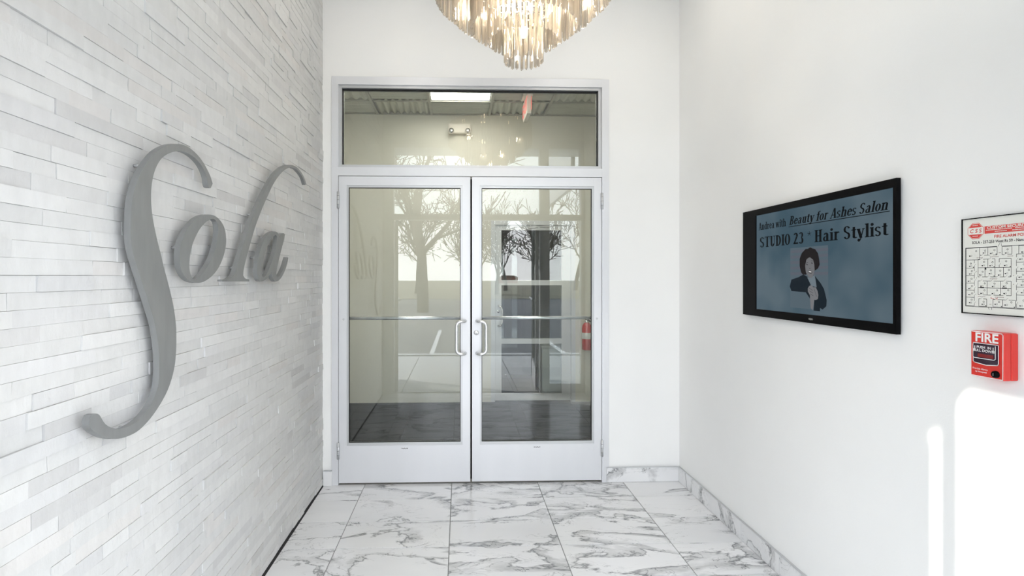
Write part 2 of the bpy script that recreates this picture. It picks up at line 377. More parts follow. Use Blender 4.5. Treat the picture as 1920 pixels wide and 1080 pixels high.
def door_leaf(name, W, label, cylinder=False, kind='structure'):
    """leaf from x=0 (hinge) to x=W, face at y=0, body towards +y"""
    d = tag(empty(name), label, None, None, kind)
    T = 0.044; S = 0.0550; zb, zt = 0.016, 2.1787; gb, gt = 0.297, 2.101
    def p(n, *b, mat='alu'): return box(*b).build(n, M[mat], d)
    p('stile', 0, S, 0, T, zb, zt); p('stile', W - S, W, 0, T, zb, zt)
    p('top_rail', S, W - S, 0.0006, T, 2.1165, zt); p('bottom_rail', S, W - S, 0.0006, T, zb, 0.2775)
    q = 0.0135
    for b in ((S, S + q, gb - 0.014, gt + 0.0155), (W - S - q, W - S, gb - 0.014, gt + 0.0155)):
        p('glazing_stop', b[0], b[1], 0.006, T - 0.006, 0.2775, 2.1165, mat='alu_stop')
    p('glazing_stop', S + q, W - S - q, 0.006, T - 0.006, gt, 2.1165, mat='alu_stop'); p('glazing_stop', S + q, W - S - q, 0.006, T - 0.006, 0.2775, gb, mat='alu_stop')
    p('pane', S + q, W - S - q, 0.019, 0.025, gb, gt, mat='glass')
    ring_gasket(S + q, W - S - q, gb, gt, 0.0045, 0.012, 0.0187).build('gasket', M['gasket'], d)
    # push bar on the far side
    pb = MB().tube([(S - 0.02, T + 0.03, 1.172), (W - S + 0.02, T + 0.03, 1.172)], 0.0125, 12)
    pb = pb.build('push_bar', M['steel'], d)
    for x in (S - 0.012, W - S + 0.012): box(x - 0.014, x + 0.014, T, T + 0.032, 1.157, 1.187).build('bar_bracket', M['steel'], pb)
    # offset pull handle near the free edge
    mx, gx = W - 0.034, W - 0.098; z0, z1, r, yo = 0.927, 1.156, 0.034, -0.05
    pts = [(mx, 0.002, z1), (mx - 0.002, -0.02, z1), (mx - 0.010, -0.04, z1), (mx - 0.026, yo, z1)]
    for k in range(7):
        a = math.pi / 2 * k / 6; pts.append((gx + r - r * math.sin(a), yo, z1 - r + r * math.cos(a)))
    for k in range(7):
        a = math.pi / 2 * k / 6; pts.append((gx + r - r * math.cos(a), yo, z0 + r - r * math.sin(a)))
    pts += [(mx - 0.026, yo, z0), (mx - 0.010, -0.04, z0), (mx - 0.002, -0.02, z0), (mx, 0.002, z0)]
    MB().tube(pts, 0.0112, 14).build('pull_handle', M['steel'], d)
    for zz in (0.245, 2.01):
        hg = MB().tube([(-0.002, -0.008, zz - 0.058), (-0.002, -0.008, zz + 0.058)], 0.0085, 12).build('hinge', M['alu_stop'], d)
        for k in (-0.03, 0.0, 0.03): MB().lathe([(0.0088, -0.0008), (0.0088, 0.0008)], 12, (-0.002, -0.008, zz + k)).build('knuckle_joint', M['gap'], hg)
    MB().lathe([(0, -0.001), (0.007, -0.001), (0.008, 0.0004), (0.008, 0.002)], 14, (0.034, 0, 1.17), 'y').build('bolt_cap', M['gap'] if False else M['alu_stop'], d)
    # maker's stamp on the bottom rail
    st = MB()
    for k in range(9):
        st.box(W / 2 - 0.022 + k * 0.005, W / 2 - 0.0185 + k * 0.005, -0.0006, 0.0008, 0.2535 + 0.0018 * math.sin(k * 2.1), 0.2585 + 0.0022 * math.cos(k * 1.7))
    st.build('maker_stamp', M['gap'], d)
    box(W - 0.004, W + 0.016, T - 0.004, T + 0.004, 0.02, 2.17).build('meeting_seal', M['gasket'], d)
    if cylinder:
        c = MB().lathe([(0, -0.007), (0.011, -0.007), (0.0165, -0.004), (0.0185, 0.001)], 24, (W - 0.030, 0, 1.073), 'y').build('lock_cylinder', M['steel'], d)
        MB().lathe([(0, -0.0085), (0.0055, -0.0085), (0.006, -0.006)], 16, (W - 0.030, 0, 1.071), 'y').build('key_plug', M['alu_stop'], c)
    return d
LW = 0.9272
def mirror_x(root):
    """left-hand leaf: mirror every mesh of the leaf"""
    for o in [root] + list(root.children_recursive):
        if o.type == 'MESH':
            for v in o.data.vertices: v.co.x = -v.co.x
            o.data.flip_normals()
d1 = door_leaf('door_1', LW, 'left aluminium and glass door leaf, beside the stone wall'); d1.location = (JX0 + 0.003, 0.001, 0)
d2 = door_leaf('door_2', LW, 'right aluminium and glass door leaf, with the lock cylinder', True); mirror_x(d2); d2.location = (JX1 - 0.003, 0.001, 0)

# ---------------------------------------------------------------- entrance storefront behind the viewpoint
sf = tag(empty('trim_2', (0, YE, 0)), 'aluminium entrance storefront mirrored in the door glass', None, None, 'structure')
def spart(n, x0, x1, z0, z1, y0=-0.05, y1=0.05, mat='alu'): return box(x0, x1, y0, y1, z0, z1).build(n, M[mat], sf)
DX0, DX1 = -0.83, 1.01
spart('jamb', XL, DX0, 0, 3.1); spart('mullion', DX1, DX1 + 0.12, 0, 3.1); spart('jamb', 1.53, XR, 0, 3.1)
spart('header', DX0, DX1, 2.185, 2.255); spart('header', DX1 + 0.12, 1.53, 2.185, 2.255); spart('sill', DX1 + 0.12, 1.53, 0, 0.12)
spart('head_rail', XL, XR, 3.1, 3.2)
spart('pane', DX0, DX1, 2.255, 3.1, -0.004, 0.004, 'glass_out'); spart('pane', DX1 + 0.12, 1.53, 2.255, 3.1, -0.004, 0.004, 'glass_out'); spart('pane', DX1 + 0.12, 1.53, 0.12, 2.185, -0.004, 0.004, 'glass_out')
box(XL, XR, YE - 0.05, YE + 0.05, 3.2, HC).build('wall_front', M['paint'])['kind'] = 'structure'
bpy.data.objects['wall_front']['label'] = 'white wall above the entrance storefront'
M['glass_keep'] = M['glass']; M['glass'] = M['glass_out']
W2 = (DX1 - DX0) / 2 - 0.004
d3 = door_leaf('door_3', W2, 'left entrance door leaf swung wide open outside'); d3.location = (DX0 + 0.002, YE - 0.055, 0); d3.rotation_euler = (0, 0, math.radians(-100))
d4 = door_leaf('door_4', W2, 'right entrance door leaf swung open outside', True); mirror_x(d4); d4.location = (DX1 - 0.002, YE - 0.055, 0); d4.rotation_euler = (0, 0, math.radians(95))
M['glass'] = M['glass_keep']

# ---------------------------------------------------------------- facade, added sun-shaping canopy and piers, ground
M['stucco'] = noisy(material('grey_stucco', (0.5, 0.49, 0.46), 0.9), 6, 0.06, 0.2, 80)
M['concrete'] = noisy(material('pale_concrete', (0.62, 0.62, 0.61), 0.85), 4, 0.10, 0.15, 60)
M['asphalt'] = noisy(material('asphalt', (0.20, 0.20, 0.205), 0.9), 3, 0.15, 0.2, 90)
M['grass'] = noisy(material('winter_grass', (0.27, 0.25, 0.18), 0.95), 2, 0.25)
fac = MB()
fac.box(-9, XL - 0.15, YE - 0.05, YE + 0.2, 0, 4.6); fac.box(XR + 0.12, 9, YE - 0.05, YE + 0.2, 0, 4.6); fac.box(XL - 0.15, XR + 0.12, YE - 0.05, YE + 0.05, HC, 4.6)
tag(fac.build('wall_facade', M['stucco']), 'grey rendered shop front wall outside', None, None, 'structure')
tag(box(-2.3, -1.5, -3.68, YE - 0.05, 0, 3.2).build('added_pier_left', M['stucco']), 'added rendered pier left of the entrance outside, shaping the sun', None, None, 'structure')  # unseen, added to cut off the sun patch on the right wall
tag(box(1.60, 2.4, -3.16, YE - 0.05, 0, 3.2).build('added_pier_right', M['stucco']), 'added rendered pier right of the entrance outside, shaping the sun', None, None, 'structure')  # unseen, added to end the weak sun patch on the stone wall
tag(box(-2.3, 2.4, -3.66, YE - 0.05, 3.2, 3.42).build('added_canopy', M['alu']), 'added shallow metal canopy over the entrance, blocking the sun', None, None, 'structure')  # added to keep direct sun out of the entrance transom
tag(box(-1.56, -1.5, -6.2, -3.67, 3.43, 4.5).build('added_fin_left', M['alu']), 'added upright sun-blocking fin left of the entrance canopy', None, None, 'structure')  # unseen board added to cap the right wall's sun patch
tag(box(1.60, 1.66, -6.2, -3.67, 2.76, 4.5).build('added_fin_right', M['alu']), 'added upright sun-blocking fin right of the entrance canopy', None, None, 'structure')  # unseen board added to cap the stone wall's sun patch
po = MB().tube([(-1.29, -3.618, -0.03), (-1.29, -3.618, 3.2)], 0.034, 16)
tag(po.build('added_post', M['alu']), 'added slim round post under the entrance canopy, casting a shadow bar', None, None, 'structure')  # unseen, added so its shadow splits the right wall's sun patch
pv = tag(box(-14, 14, -6.2, YE - 0.06, -0.12, -0.03).build('pavement', M['grout']), 'pale concrete pavement in front of the entrance', None, None, 'structure')
slab = box(-0.745, 0.745, -0.745, 0.745, -0.05, 0).mesh('paving_slab', M['concrete'])
for i in range(-5, 6):
    for j in range(2): link('paving_slab', slab, pv, (i * 1.5, -3.65 - j * 1.5 - 0.02, -0.005))
tag(box(-14, 14, -6.4, -6.2, -0.12, -0.02).build('kerb', M['concrete']), 'concrete kerb between pavement and car park', None, None, 'structure')
tag(box(-60, 60, -34, -6.4, -0.3, -0.15).build('car_park', M['asphalt']), 'dark asphalt car park', None, None, 'structure')
tag(box(-120, 120, -210, -34, -0.3, -0.12).build('lawn', M['grass']), 'winter grass beyond the car park', None, None, 'structure')
lines = [(-9 + 2.8 * k) for k in range(9)]
for k, x in enumerate(lines):
    box(x - 0.05, x + 0.05, -12.0, -7.0, -0.1495, -0.146).build('parking_line', M['white_print'], bpy.data.objects['car_park'])

# bare trees
M['bark'] = noisy(material('grey_bark', (0.15, 0.135, 0.12), 0.95), 12, 0.2)
def tree_mesh(seed, H, depth, rmin):
    r = random.Random(seed); trunk = MB(); tw = MB()
    def limb(mb, p, d, ln, rad, lev):
        pts = [p]; rs = [rad]; q = p.copy(); dd = d.copy(); n = 4 if lev < 3 else 3
        for k in range(n):
            dd = (dd + Vector((r.uniform(-.2, .2), r.uniform(-.2, .2), r.uniform(-.05, .17)))).normalized()
            q = q + dd * ln / n; pts.append(q.copy()); rs.append(max(rmin, rad * (1 - 0.5 * (k + 1) / n)))
        mb.tube(pts, rs, 7 if lev == 0 else (5 if lev < 2 else 3), False)
        if lev >= depth: return
        for c in range(r.choice((3, 4)) if lev else 6):
            k = r.randint(1 if lev else 2, n); ang = r.uniform(0, 6.283); tilt = r.uniform(.35, .85)
            o = dd.orthogonal().normalized(); b = dd.cross(o)
            nd = (dd * math.cos(tilt) + (o * math.cos(ang) + b * math.sin(ang)) * math.sin(tilt)).normalized()
            limb(tw, pts[k], nd, ln * r.uniform(.52, .72), rs[k] * .62, lev + 1)
    limb(trunk, Vector((0, 0, -0.2)), Vector((0, 0, 1)), H * .42, H * .022, 0)
    return trunk.mesh('trunk', M['bark']), tw.mesh('branches', M['bark'])
tms = [tree_mesh(11, 13.5, 5, 0.020), tree_mesh(23, 8.0, 4, 0.026), tree_mesh(37, 8.5, 4, 0.026)]
trees = [(-1.7, -20.0, 0, 1.0, 'large bare tree with a thick trunk, nearest to the entrance'),
         (-11, -28, 0, 0.8, 'spreading bare tree well left of the largest one'), (1.0, -37, 2, 1.1, 'bare tree right of the largest one, at the car park edge'),
         (3.3, -43, 1, 1.15, 'slim bare tree in the middle of the lawn'), (6.6, -38, 2, 1.2, 'tall bare tree right of the slim one'),
         (14.0, -45, 1, 1.45, 'bare tree at the right end of the row'), (-4.2, -46, 2, 1.4, 'bare tree in the back row behind the largest one'), (5.2, -56, 2, 1.3, 'bare tree in the back row, in front of the brick house'),
         (9.0, -60, 1, 1.5, 'bare tree in the back row, right of the brick house'), (1.8, -64, 1, 1.6, 'bare tree in the back row, left of the brick house'), (13.5, -57, 2, 1.5, 'bare tree in the back row, farthest to the right')]
for k, (x, y, v, s, lab) in enumerate(trees):
    t = tag(empty('bare_tree', (x, y, -0.12)), lab, 'tree', 'bare trees beyond the car park')
    t.scale = (s, s, s); t.rotation_euler = (0, 0, k * 1.3)
    for n, me in zip(('trunk', 'branches'), tms[v]): link(n, me, t)
# brick house far behind
M['brick'] = noisy(material('red_brick', (0.36, 0.16, 0.10), 0.9), 5, 0.2); M['roof'] = noisy(material('brown_roof', (0.20, 0.13, 0.10), 0.9), 5, 0.15)
M['dark_pane'] = material('dark_window_pane', (0.03, 0.035, 0.04), 0.1)
ho = tag(empty('brick_house', (12.2, -128, -0.12)), 'small red brick house with brown gabled roof far behind the trees', 'house')
ho.scale = (0.45, 0.45, 0.45)
box(-5, 5, -3, 3, 0, 3.0).build('wall', M['brick'], ho)
MB().prism([(-5.4, 3.0), (5.4, 3.0), (3.4, 4.3), (-3.4, 4.3)], 'y', -3.4, 3.4).build('roof', M['roof'], ho)
for x in (-3.4, -1.1, 1.2, 3.4):
    wn = box(x - 0.55, x + 0.55, 3.0, 3.06, 0.9, 2.3).build('window', M['white_print'], ho); box(x - 0.45, x + 0.45, 3.06, 3.08, 1.0, 2.2).build('window_pane', M['dark_pane'], wn)

# ---------------------------------------------------------------- lobby behind the doors
LY, LZ = 2.40, 3.37
LX0, LX1 = -1.75, 1.66
M['lobby_paint'] = noisy(material('warm_white_lobby_paint', (0.74, 0.722, 0.655), 0.6, spec=0.2), 3, 0.012)
M['lobby_floor'] = noisy(material('dark_slate_floor', (0.012, 0.013, 0.015), 0.6, spec=0.08), 4, 0.35, 0.1, 70, (1, 3, 1))
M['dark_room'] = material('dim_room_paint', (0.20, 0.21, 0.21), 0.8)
lf = tag(box(LX0, LX1 + 0.1, 0.16, LY + 1.7, -0.06, -0.004).build('floor', M['gap']), 'dark slate lobby floor behind the doors', None, None, 'structure')
ft = box(-0.302, 0.302, -0.149, 0.149, -0.006, 0).mesh('floor_tile', M['lobby_floor'])
for i in range(6):
    for j in range(13): link('floor_tile', ft, lf, (LX0 + 0.3 + i * 0.61, 0.315 + j * 0.305, 0))
OX0, OX1, OZ = 0.363, 1.36, 2.13
lw_ = MB(); LT = LZ + 0.06; lw_.box(LX0, OX0, LY, LY + 0.1, 0, LT); lw_.box(OX1, LX1, LY, LY + 0.1, 0, LT); lw_.box(OX0, OX1, LY, LY + 0.1, OZ, LT)
tag(lw_.build('wall_lobby_back', M['lobby_paint']), 'warm white lobby wall seen through the transom', None, None, 'structure')
tag(box(LX0 - 0.1, LX0, 0.16, LY + 0.1, 0, LT).build('wall_lobby_left', M['lobby_paint']), 'left lobby wall behind the doors', None, None, 'structure')
tag(box(LX1, LX1 + 0.1, 0.16, LY + 0.1, 0, LT).build('wall_lobby_right', M['lobby_paint']), 'right lobby wall behind the doors', None, None, 'structure')
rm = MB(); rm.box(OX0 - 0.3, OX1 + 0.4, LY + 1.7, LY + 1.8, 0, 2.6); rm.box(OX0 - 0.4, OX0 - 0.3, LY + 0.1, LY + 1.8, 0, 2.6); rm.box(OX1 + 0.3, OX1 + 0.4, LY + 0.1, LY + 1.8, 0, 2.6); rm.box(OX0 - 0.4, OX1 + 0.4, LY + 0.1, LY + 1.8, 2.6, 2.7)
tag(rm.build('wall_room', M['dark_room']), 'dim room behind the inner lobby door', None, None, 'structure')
# corrugated ceiling tiles in a grid
M['tin'] = noisy(material('corrugated_tile', (0.60, 0.61, 0.55), 0.5, 0.2), 5, 0.05)
M['tgrid'] = material('ceiling_grid', (0.42, 0.42, 0.38), 0.5)
lc = tag(box(LX0 - 0.1, LX1 + 0.1, 0.16, LY + 0.1, LZ + 0.06, LZ + 0.12).build('ceiling', M['lobby_paint']), 'lobby ceiling of corrugated square tiles in a metal grid', None, None, 'structure')
gx = [LX0, -0.957, -0.331, 0.343, 0.99, LX1]; gy = [LY, 1.935, 1.286, 0.637, 0.16]
def corrugated(sx_, sy_, along):
    n = 40; vs = []; fs = []
    L_, A_ = (sx_, sy_) if along == 'x' else (sy_, sx_)
    for i in range(n + 1):
        t = -L_ / 2 + L_ * i / n; h = 0.014 * math.cos(i / n * 2 * math.pi * 8)
        for s in (-1, 1): vs.append((t, s * A_ / 2, h) if along == 'x' else (s * A_ / 2, t, h))
    for i in range(n): fs.append((2 * i, 2 * i + 1, 2 * i + 3, 2 * i + 2))
    m = MB().add(vs, fs, True); k = len(m.v)
    m.add([(x, y, z + 0.004) for x, y, z in vs], fs, True); return m
for i in range(5):
    for j in range(4):
        x0, x1, y1, y0 = gx[i] + .012, gx[i + 1] - .012, gy[j] - .012, gy[j + 1] + .012
        c = ((x0 + x1) / 2, (y0 + y1) / 2, LZ + 0.012)
        if i in (1, 3) and j == 3 or i == 2 and j == 1: continue
        corrugated(x1 - x0, y1 - y0, 'x' if (i + j) % 2 else 'y').build('ceiling_tile', M['tin'], lc, c)
for x in gx[1:-1]: box(x - 0.014, x + 0.014, 0.16, LY, LZ - 0.012, LZ - 0.002).build('grid_bar', M['tgrid'], lc)
for y in gy[1:-1] + [LY - 0.012]: box(LX0, LX1, y - 0.012, y + 0.012, LZ - 0.011, LZ - 0.003).build('grid_bar', M['tgrid'], lc)
M['panel'] = material('lit_panel', (0.9, 0.88, 0.8), 0.5, emit=(1.0, 0.945, 0.84), emit_s=11.0)
for (x, y, hx, hy), lab in (((0.006, 1.61, 0.325, 0.312), 'square lit ceiling panel in the middle of the lobby'), ((-0.644, 0.3985, 0.30, 0.228), 'added unseen lit ceiling panel just behind the left door'), ((0.6665, 0.3985, 0.31, 0.228), 'added unseen lit ceiling panel just behind the right door')):  # panels behind the doors are unseen, added to even out the lobby light
    lp = tag(empty('ceiling_light', (x, y, LZ)), lab, 'ceiling light', 'lit panels in the lobby ceiling')
    box(-hx + 0.015, hx - 0.015, -hy + 0.012, hy - 0.012, 0.004, 0.014).build('diffuser', M['panel'], lp)
    fm = MB(); fm.box(-hx, -hx + 0.015, -hy, hy, 0.0, 0.03); fm.box(hx - 0.015, hx, -hy, hy, 0.0, 0.03); fm.box(-hx + 0.015, hx - 0.015, -hy, -hy + 0.012, 0.0, 0.03); fm.box(-hx + 0.015, hx - 0.015, hy - 0.012, hy, 0.0, 0.03)
    fm.build('frame', M['tgrid'], lp)
# exit sign on the ceiling, edge on
M['pale'] = material('off_white_plastic', (0.80, 0.76, 0.70), 0.45); M['exit_red'] = material('exit_letters', (0.8, 0.1, 0.08), 0.4, emit=(1.0, 0.35, 0.3), emit_s=0.4)
ex = tag(empty('exit_sign', (0.70, 1.72, LZ - 0.04)), 'white exit sign with red letters hanging from the lobby ceiling', 'exit sign')
box(-0.05, 0.05, -0.09, 0.09, 0.0, 0.028).build('canopy', M['pale'], ex); MB().bevel_box(-0.022, 0.022, -0.16, 0.16, -0.205, 0.0, 0.004, 1).build('housing', M['pale'], ex)
MB().text('EXIT', 0.19, lambda x, y, d: (-0.0235 + d, -x, y - 0.165), 'CENTER', 0.003, 0.001).build('lettering', M['exit_red'], ex)
MB().text('EXIT', 0.19, lambda x, y, d: (0.0235 + d, x, y - 0.165), 'CENTER', 0.003, 0.001).build('lettering', M['exit_red'], ex)
# twin-head emergency light
em = tag(empty('emergency_light', (-0.005, LY, 3.19)), 'twin-headed emergency light high on the lobby wall', 'emergency light')
MB().bevel_box(-0.13, 0.13, -0.06, -0.001, -0.055, 0.06, 0.012, 2).build('housing', M['pale'], em)
for s in (-1, 1):
    h = MB().lathe([(0, 0.03), (0.026, 0.028), (0.036, 0.0), (0.036, -0.012), (0, -0.012)], 20, (s * 0.095, -0.092, -0.035), 'y').build('lamp_head', M['pale'], em)
    MB().lathe([(0, -0.014), (0.028, -0.014), (0.028, -0.010)], 20, (s * 0.095, -0.092, -0.035), 'y').build('lens', M['steel'], h)
# inner lobby door: aluminium rails, glass, pull handle
nd = tag(empty('door_5', (OX0, LY, 0)), 'inner aluminium lobby door with two cross rails', None, None, 'structure')
def ip(n, *b, mat='alu', par=None): return box(*b).build(n, M[mat], par or nd)
OW = OX1 - OX0
ip('frame', 0, 0.05, 0.0, 0.1, 0, OZ); ip('frame', OW - 0.05, OW, 0.0, 0.1, 0, OZ); ip('frame', 0.05, OW - 0.05, 0, 0.1, OZ - 0.05, OZ)
ip('stile', 0.052, 0.125, 0.02, 0.065, 0.012, OZ - 0.052); ip('stile', OW - 0.16, OW - 0.052, 0.02, 0.065, 0.012, OZ - 0.052)
ip('rail', 0.125, OW - 0.16, 0.02, 0.065, OZ - 0.11, OZ - 0.052); ip('rail', 0.125, OW - 0.16, 0.021, 0.064, 1.37, 1.43); ip('rail', 0.125, OW - 0.16, 0.021, 0.064, 0.68, 0.74); ip('rail', 0.125, OW - 0.16, 0.021, 0.064, 0.012, 0.09)
for z0, z1 in ((0.09, 0.68), (0.74, 1.37), (1.43, OZ - 0.11)): ip('pane', 0.125, OW - 0.16, 0.04, 0.046, z0, z1, mat='glass_out')
MB().tube([(0.088, 0.022, 1.13), (0.092, -0.03, 1.13), (0.115, -0.04, 1.12), (0.13, -0.04, 1.08), (0.13, -0.04, 0.94), (0.115, -0.04, 0.90), (0.092, -0.03, 0.89), (0.088, 0.022, 0.89)], 0.011, 10).build('pull_handle', M['steel'], nd)
MB().lathe([(0, 0.012), (0.014, 0.012), (0.018, 0.022)], 18, (0.088, 0, 1.06), 'y').build('lock_cylinder', M['steel'], nd)
MB().tube([(0.42, 0.0, 2.03), (0.55, -0.09, 2.05), (0.68, 0.0, 2.05)], 0.008, 8).build('door_closer_arm', M['alu_stop'], nd)
# white cabinet in the room behind
cb = tag(empty('low_cabinet', (1.2, LY + 0.62, 0)), 'low white cabinet behind the inner lobby door', 'cabinet')
MB().bevel_box(-0.17, 0.17, -0.2, 0.2, 0.0, 0.58, 0.004, 1).build('body', M['paint'], cb); box(-0.18, 0.18, -0.215, 0.2, 0.58, 0.605).build('top', M['paint'], cb)
box(-0.16, 0.16, -0.218, -0.2, 0.03, 0.565).build('cabinet_door', M['paint'], cb)
# fire extinguisher
M['red'] = noisy(material('red_enamel', (0.62, 0.035, 0.03), 0.3, coat=0.4), 8, 0.04)
fe = tag(empty('fire_extinguisher', (1.475, LY - 0.085, 0.62)), 'red fire extinguisher with white label hanging on the lobby wall', 'extinguisher')
MB().lathe([(0, 0), (0.05, 0.0), (0.056, 0.008), (0.056, 0.25), (0.05, 0.285), (0.03, 0.31), (0.02, 0.32)], 24).build('cylinder', M['red'], fe)
MB().lathe([(0.0566, 0.13), (0.0568, 0.132), (0.0568, 0.20), (0.0566, 0.202)], 24).build('paper_label', M['white_print'], fe)
nk = MB().lathe([(0.021, 0.318), (0.021, 0.345), (0, 0.346)], 16).build('valve', M['steel'], fe)
box(-0.012, 0.012, -0.09, 0.03, 0.346, 0.356).build('lever', M['black'], nk)
MB().tube([(0.02, 0, 0.335), (0.06, -0.01, 0.33), (0.072, -0.01, 0.27), (0.07, -0.01, 0.12), (0.068, -0.01, 0.06)], 0.009, 8).build('hose', M['black'], fe)
box(-0.02, 0.02, 0.056, 0.084, 0.2, 0.3).build('wall_bracket', M['black'], fe)

# outlines of the letters, (y, z) in metres on the wall
LET_S = [(-1.7387,1.7970), (-1.7234,1.8163), (-1.7428,1.8419), (-1.7797,1.8706), (-1.8223,1.8927), (-1.8698,1.9055), (-1.9146,1.9097), (-1.9697,1.9014), (-2.0261,1.8816), (-2.0795,1.8514), (-2.1193,1.8170), (-2.1528,1.7793), (-2.1759,1.7434), (-2.1938,1.7013), (-2.2024,1.6613), (-2.2047,1.6222), (-2.2054,1.5948), (-2.2035,1.5711), (-2.1960,1.5409), (-2.1784,1.5024), (-2.1528,1.4542), (-2.1290,1.4076), (-2.1046,1.3596), (-2.0870,1.3197), (-2.0767,1.2823), (-2.0703,1.2480), (-2.0664,1.2132), (-2.0672,1.1741), (-2.0731,1.1385), (-2.0886,1.1121), (-2.1087,1.0899), (-2.1383,1.0713), (-2.1661,1.0600), (-2.2017,1.0545), (-2.2358,1.0551), (-2.2604,1.0608), (-2.2881,1.0727), (-2.3089,1.0872), (-2.3221,1.1041), (-2.3314,1.1170), (-2.3438,1.1238), (-2.3583,1.1241), (-2.3665,1.1138), (-2.3673,1.0993), (-2.3545,1.0832), (-2.3221,1.0597), (-2.2847,1.0417), (-2.2441,1.0304), (-2.2017,1.0272), (-2.1661,1.0302), (-2.1232,1.0439), (-2.0886,1.0612), (-2.0521,1.0856), (-2.0196,1.1148), (-1.9916,1.1567), (-1.9770,1.1988), (-1.9716,1.2455), (-1.9716,1.2775), (-1.9735,1.3123), (-1.9867,1.3701), (-2.0039,1.4153), (-2.0235,1.4596), (-2.0426,1.4995), (-2.0584,1.5386), (-2.0781,1.5815), (-2.0971,1.6335), (-2.1068,1.6739), (-2.1095,1.7147), (-2.1046,1.7508), (-2.0922,1.7859), (-2.0689,1.8207), (-2.0368,1.8478), (-1.9925,1.8696), (-1.9455,1.8831), (-1.9020,1.8877), (-1.8565,1.8830), (-1.8151,1.8698), (-1.7867,1.8510), (-1.7686,1.8297), (-1.7630,1.8092), (-1.7538,1.7979)]
LET_o = [(-1.7550,1.6977), (-1.7053,1.6981), (-1.6606,1.6849), (-1.6272,1.6605), (-1.6133,1.6276), (-1.6165,1.5869), (-1.6404,1.5427), (-1.6795,1.5021), (-1.7305,1.4720), (-1.7898,1.4524), (-1.8398,1.4484), (-1.8878,1.4556), (-1.9207,1.4718), (-1.9429,1.4953), (-1.9517,1.5262), (-1.9478,1.5626), (-1.9307,1.5978), (-1.8982,1.6350), (-1.8565,1.6650), (-1.8068,1.6873)]
LET_oi = [(-1.7150,1.6854), (-1.6895,1.6757), (-1.6795,1.6524), (-1.6821,1.6254), (-1.6959,1.5884), (-1.7242,1.5456), (-1.7606,1.5095), (-1.8010,1.4805), (-1.8398,1.4622), (-1.8645,1.4623), (-1.8801,1.4745), (-1.8899,1.4987), (-1.8878,1.5338), (-1.8748,1.5721), (-1.8507,1.6065), (-1.8182,1.6396), (-1.7781,1.6664), (-1.7428,1.6801)]
LET_l = [(-1.6454,1.4585), (-1.5835,1.4628), (-1.5395,1.4796), (-1.5121,1.5163), (-1.4714,1.5773), (-1.4235,1.6407), (-1.3723,1.7070), (-1.3187,1.7659), (-1.2638,1.8219), (-1.1901,1.8893), (-1.1132,1.9546), (-1.0313,2.0060), (-0.9424,2.0476), (-0.8481,2.0752), (-0.7470,2.0874), (-0.6605,2.0787), (-0.5919,2.0574), (-0.5452,2.0235), (-0.5687,2.0158), (-0.6148,2.0495), (-0.6833,2.0670), (-0.7573,2.0739), (-0.8481,2.0596), (-0.9333,2.0288), (-1.0136,1.9852), (-1.0973,1.9253), (-1.1683,1.8587), (-1.2282,1.7995), (-1.2853,1.7375), (-1.3326,1.6796), (-1.3781,1.6128), (-1.4235,1.5437), (-1.4471,1.4975), (-1.4510,1.4748), (-1.4290,1.4623), (-1.3879,1.4580), (-1.3879,1.4491), (-1.6454,1.4515)]
LET_a = [(-1.0840,1.6942), (-1.0436,1.6934), (-1.0205,1.6835), (-1.0050,1.6670), (-0.9924,1.6904), (-0.9465,1.6973), (-0.9275,1.6927), (-0.9375,1.6651), (-0.9652,1.6299), (-0.9955,1.5882), (-1.0260,1.5453), (-1.0466,1.5088), (-1.0542,1.4819), (-1.0436,1.4680), (-1.0128,1.4737), (-0.9740,1.4944), (-0.9465,1.5164), (-0.9192,1.5450), (-0.8956,1.5740), (-0.8716,1.5717), (-0.8914,1.5395), (-0.9275,1.5010), (-0.9740,1.4697), (-1.0174,1.4518), (-1.0602,1.4462), (-1.0929,1.4554), (-1.1132,1.4757), (-1.1175,1.4957), (-1.1368,1.4816), (-1.1717,1.4671), (-1.2170,1.4521), (-1.2536,1.4479), (-1.2816,1.4565), (-1.2966,1.4779), (-1.2991,1.5156), (-1.2878,1.5538), (-1.2606,1.5956), (-1.2236,1.6338), (-1.1717,1.6686), (-1.1254,1.6864)]
LET_ai = [(-1.0602,1.6802), (-1.0436,1.6698), (-1.0519,1.6363), (-1.0722,1.5938), (-1.1009,1.5573), (-1.1417,1.5187), (-1.1792,1.4869), (-1.2170,1.4686), (-1.2354,1.4696), (-1.2432,1.4895), (-1.2387,1.5223), (-1.2170,1.5618), (-1.1874,1.6022), (-1.1488,1.6360), (-1.1009,1.6654)]

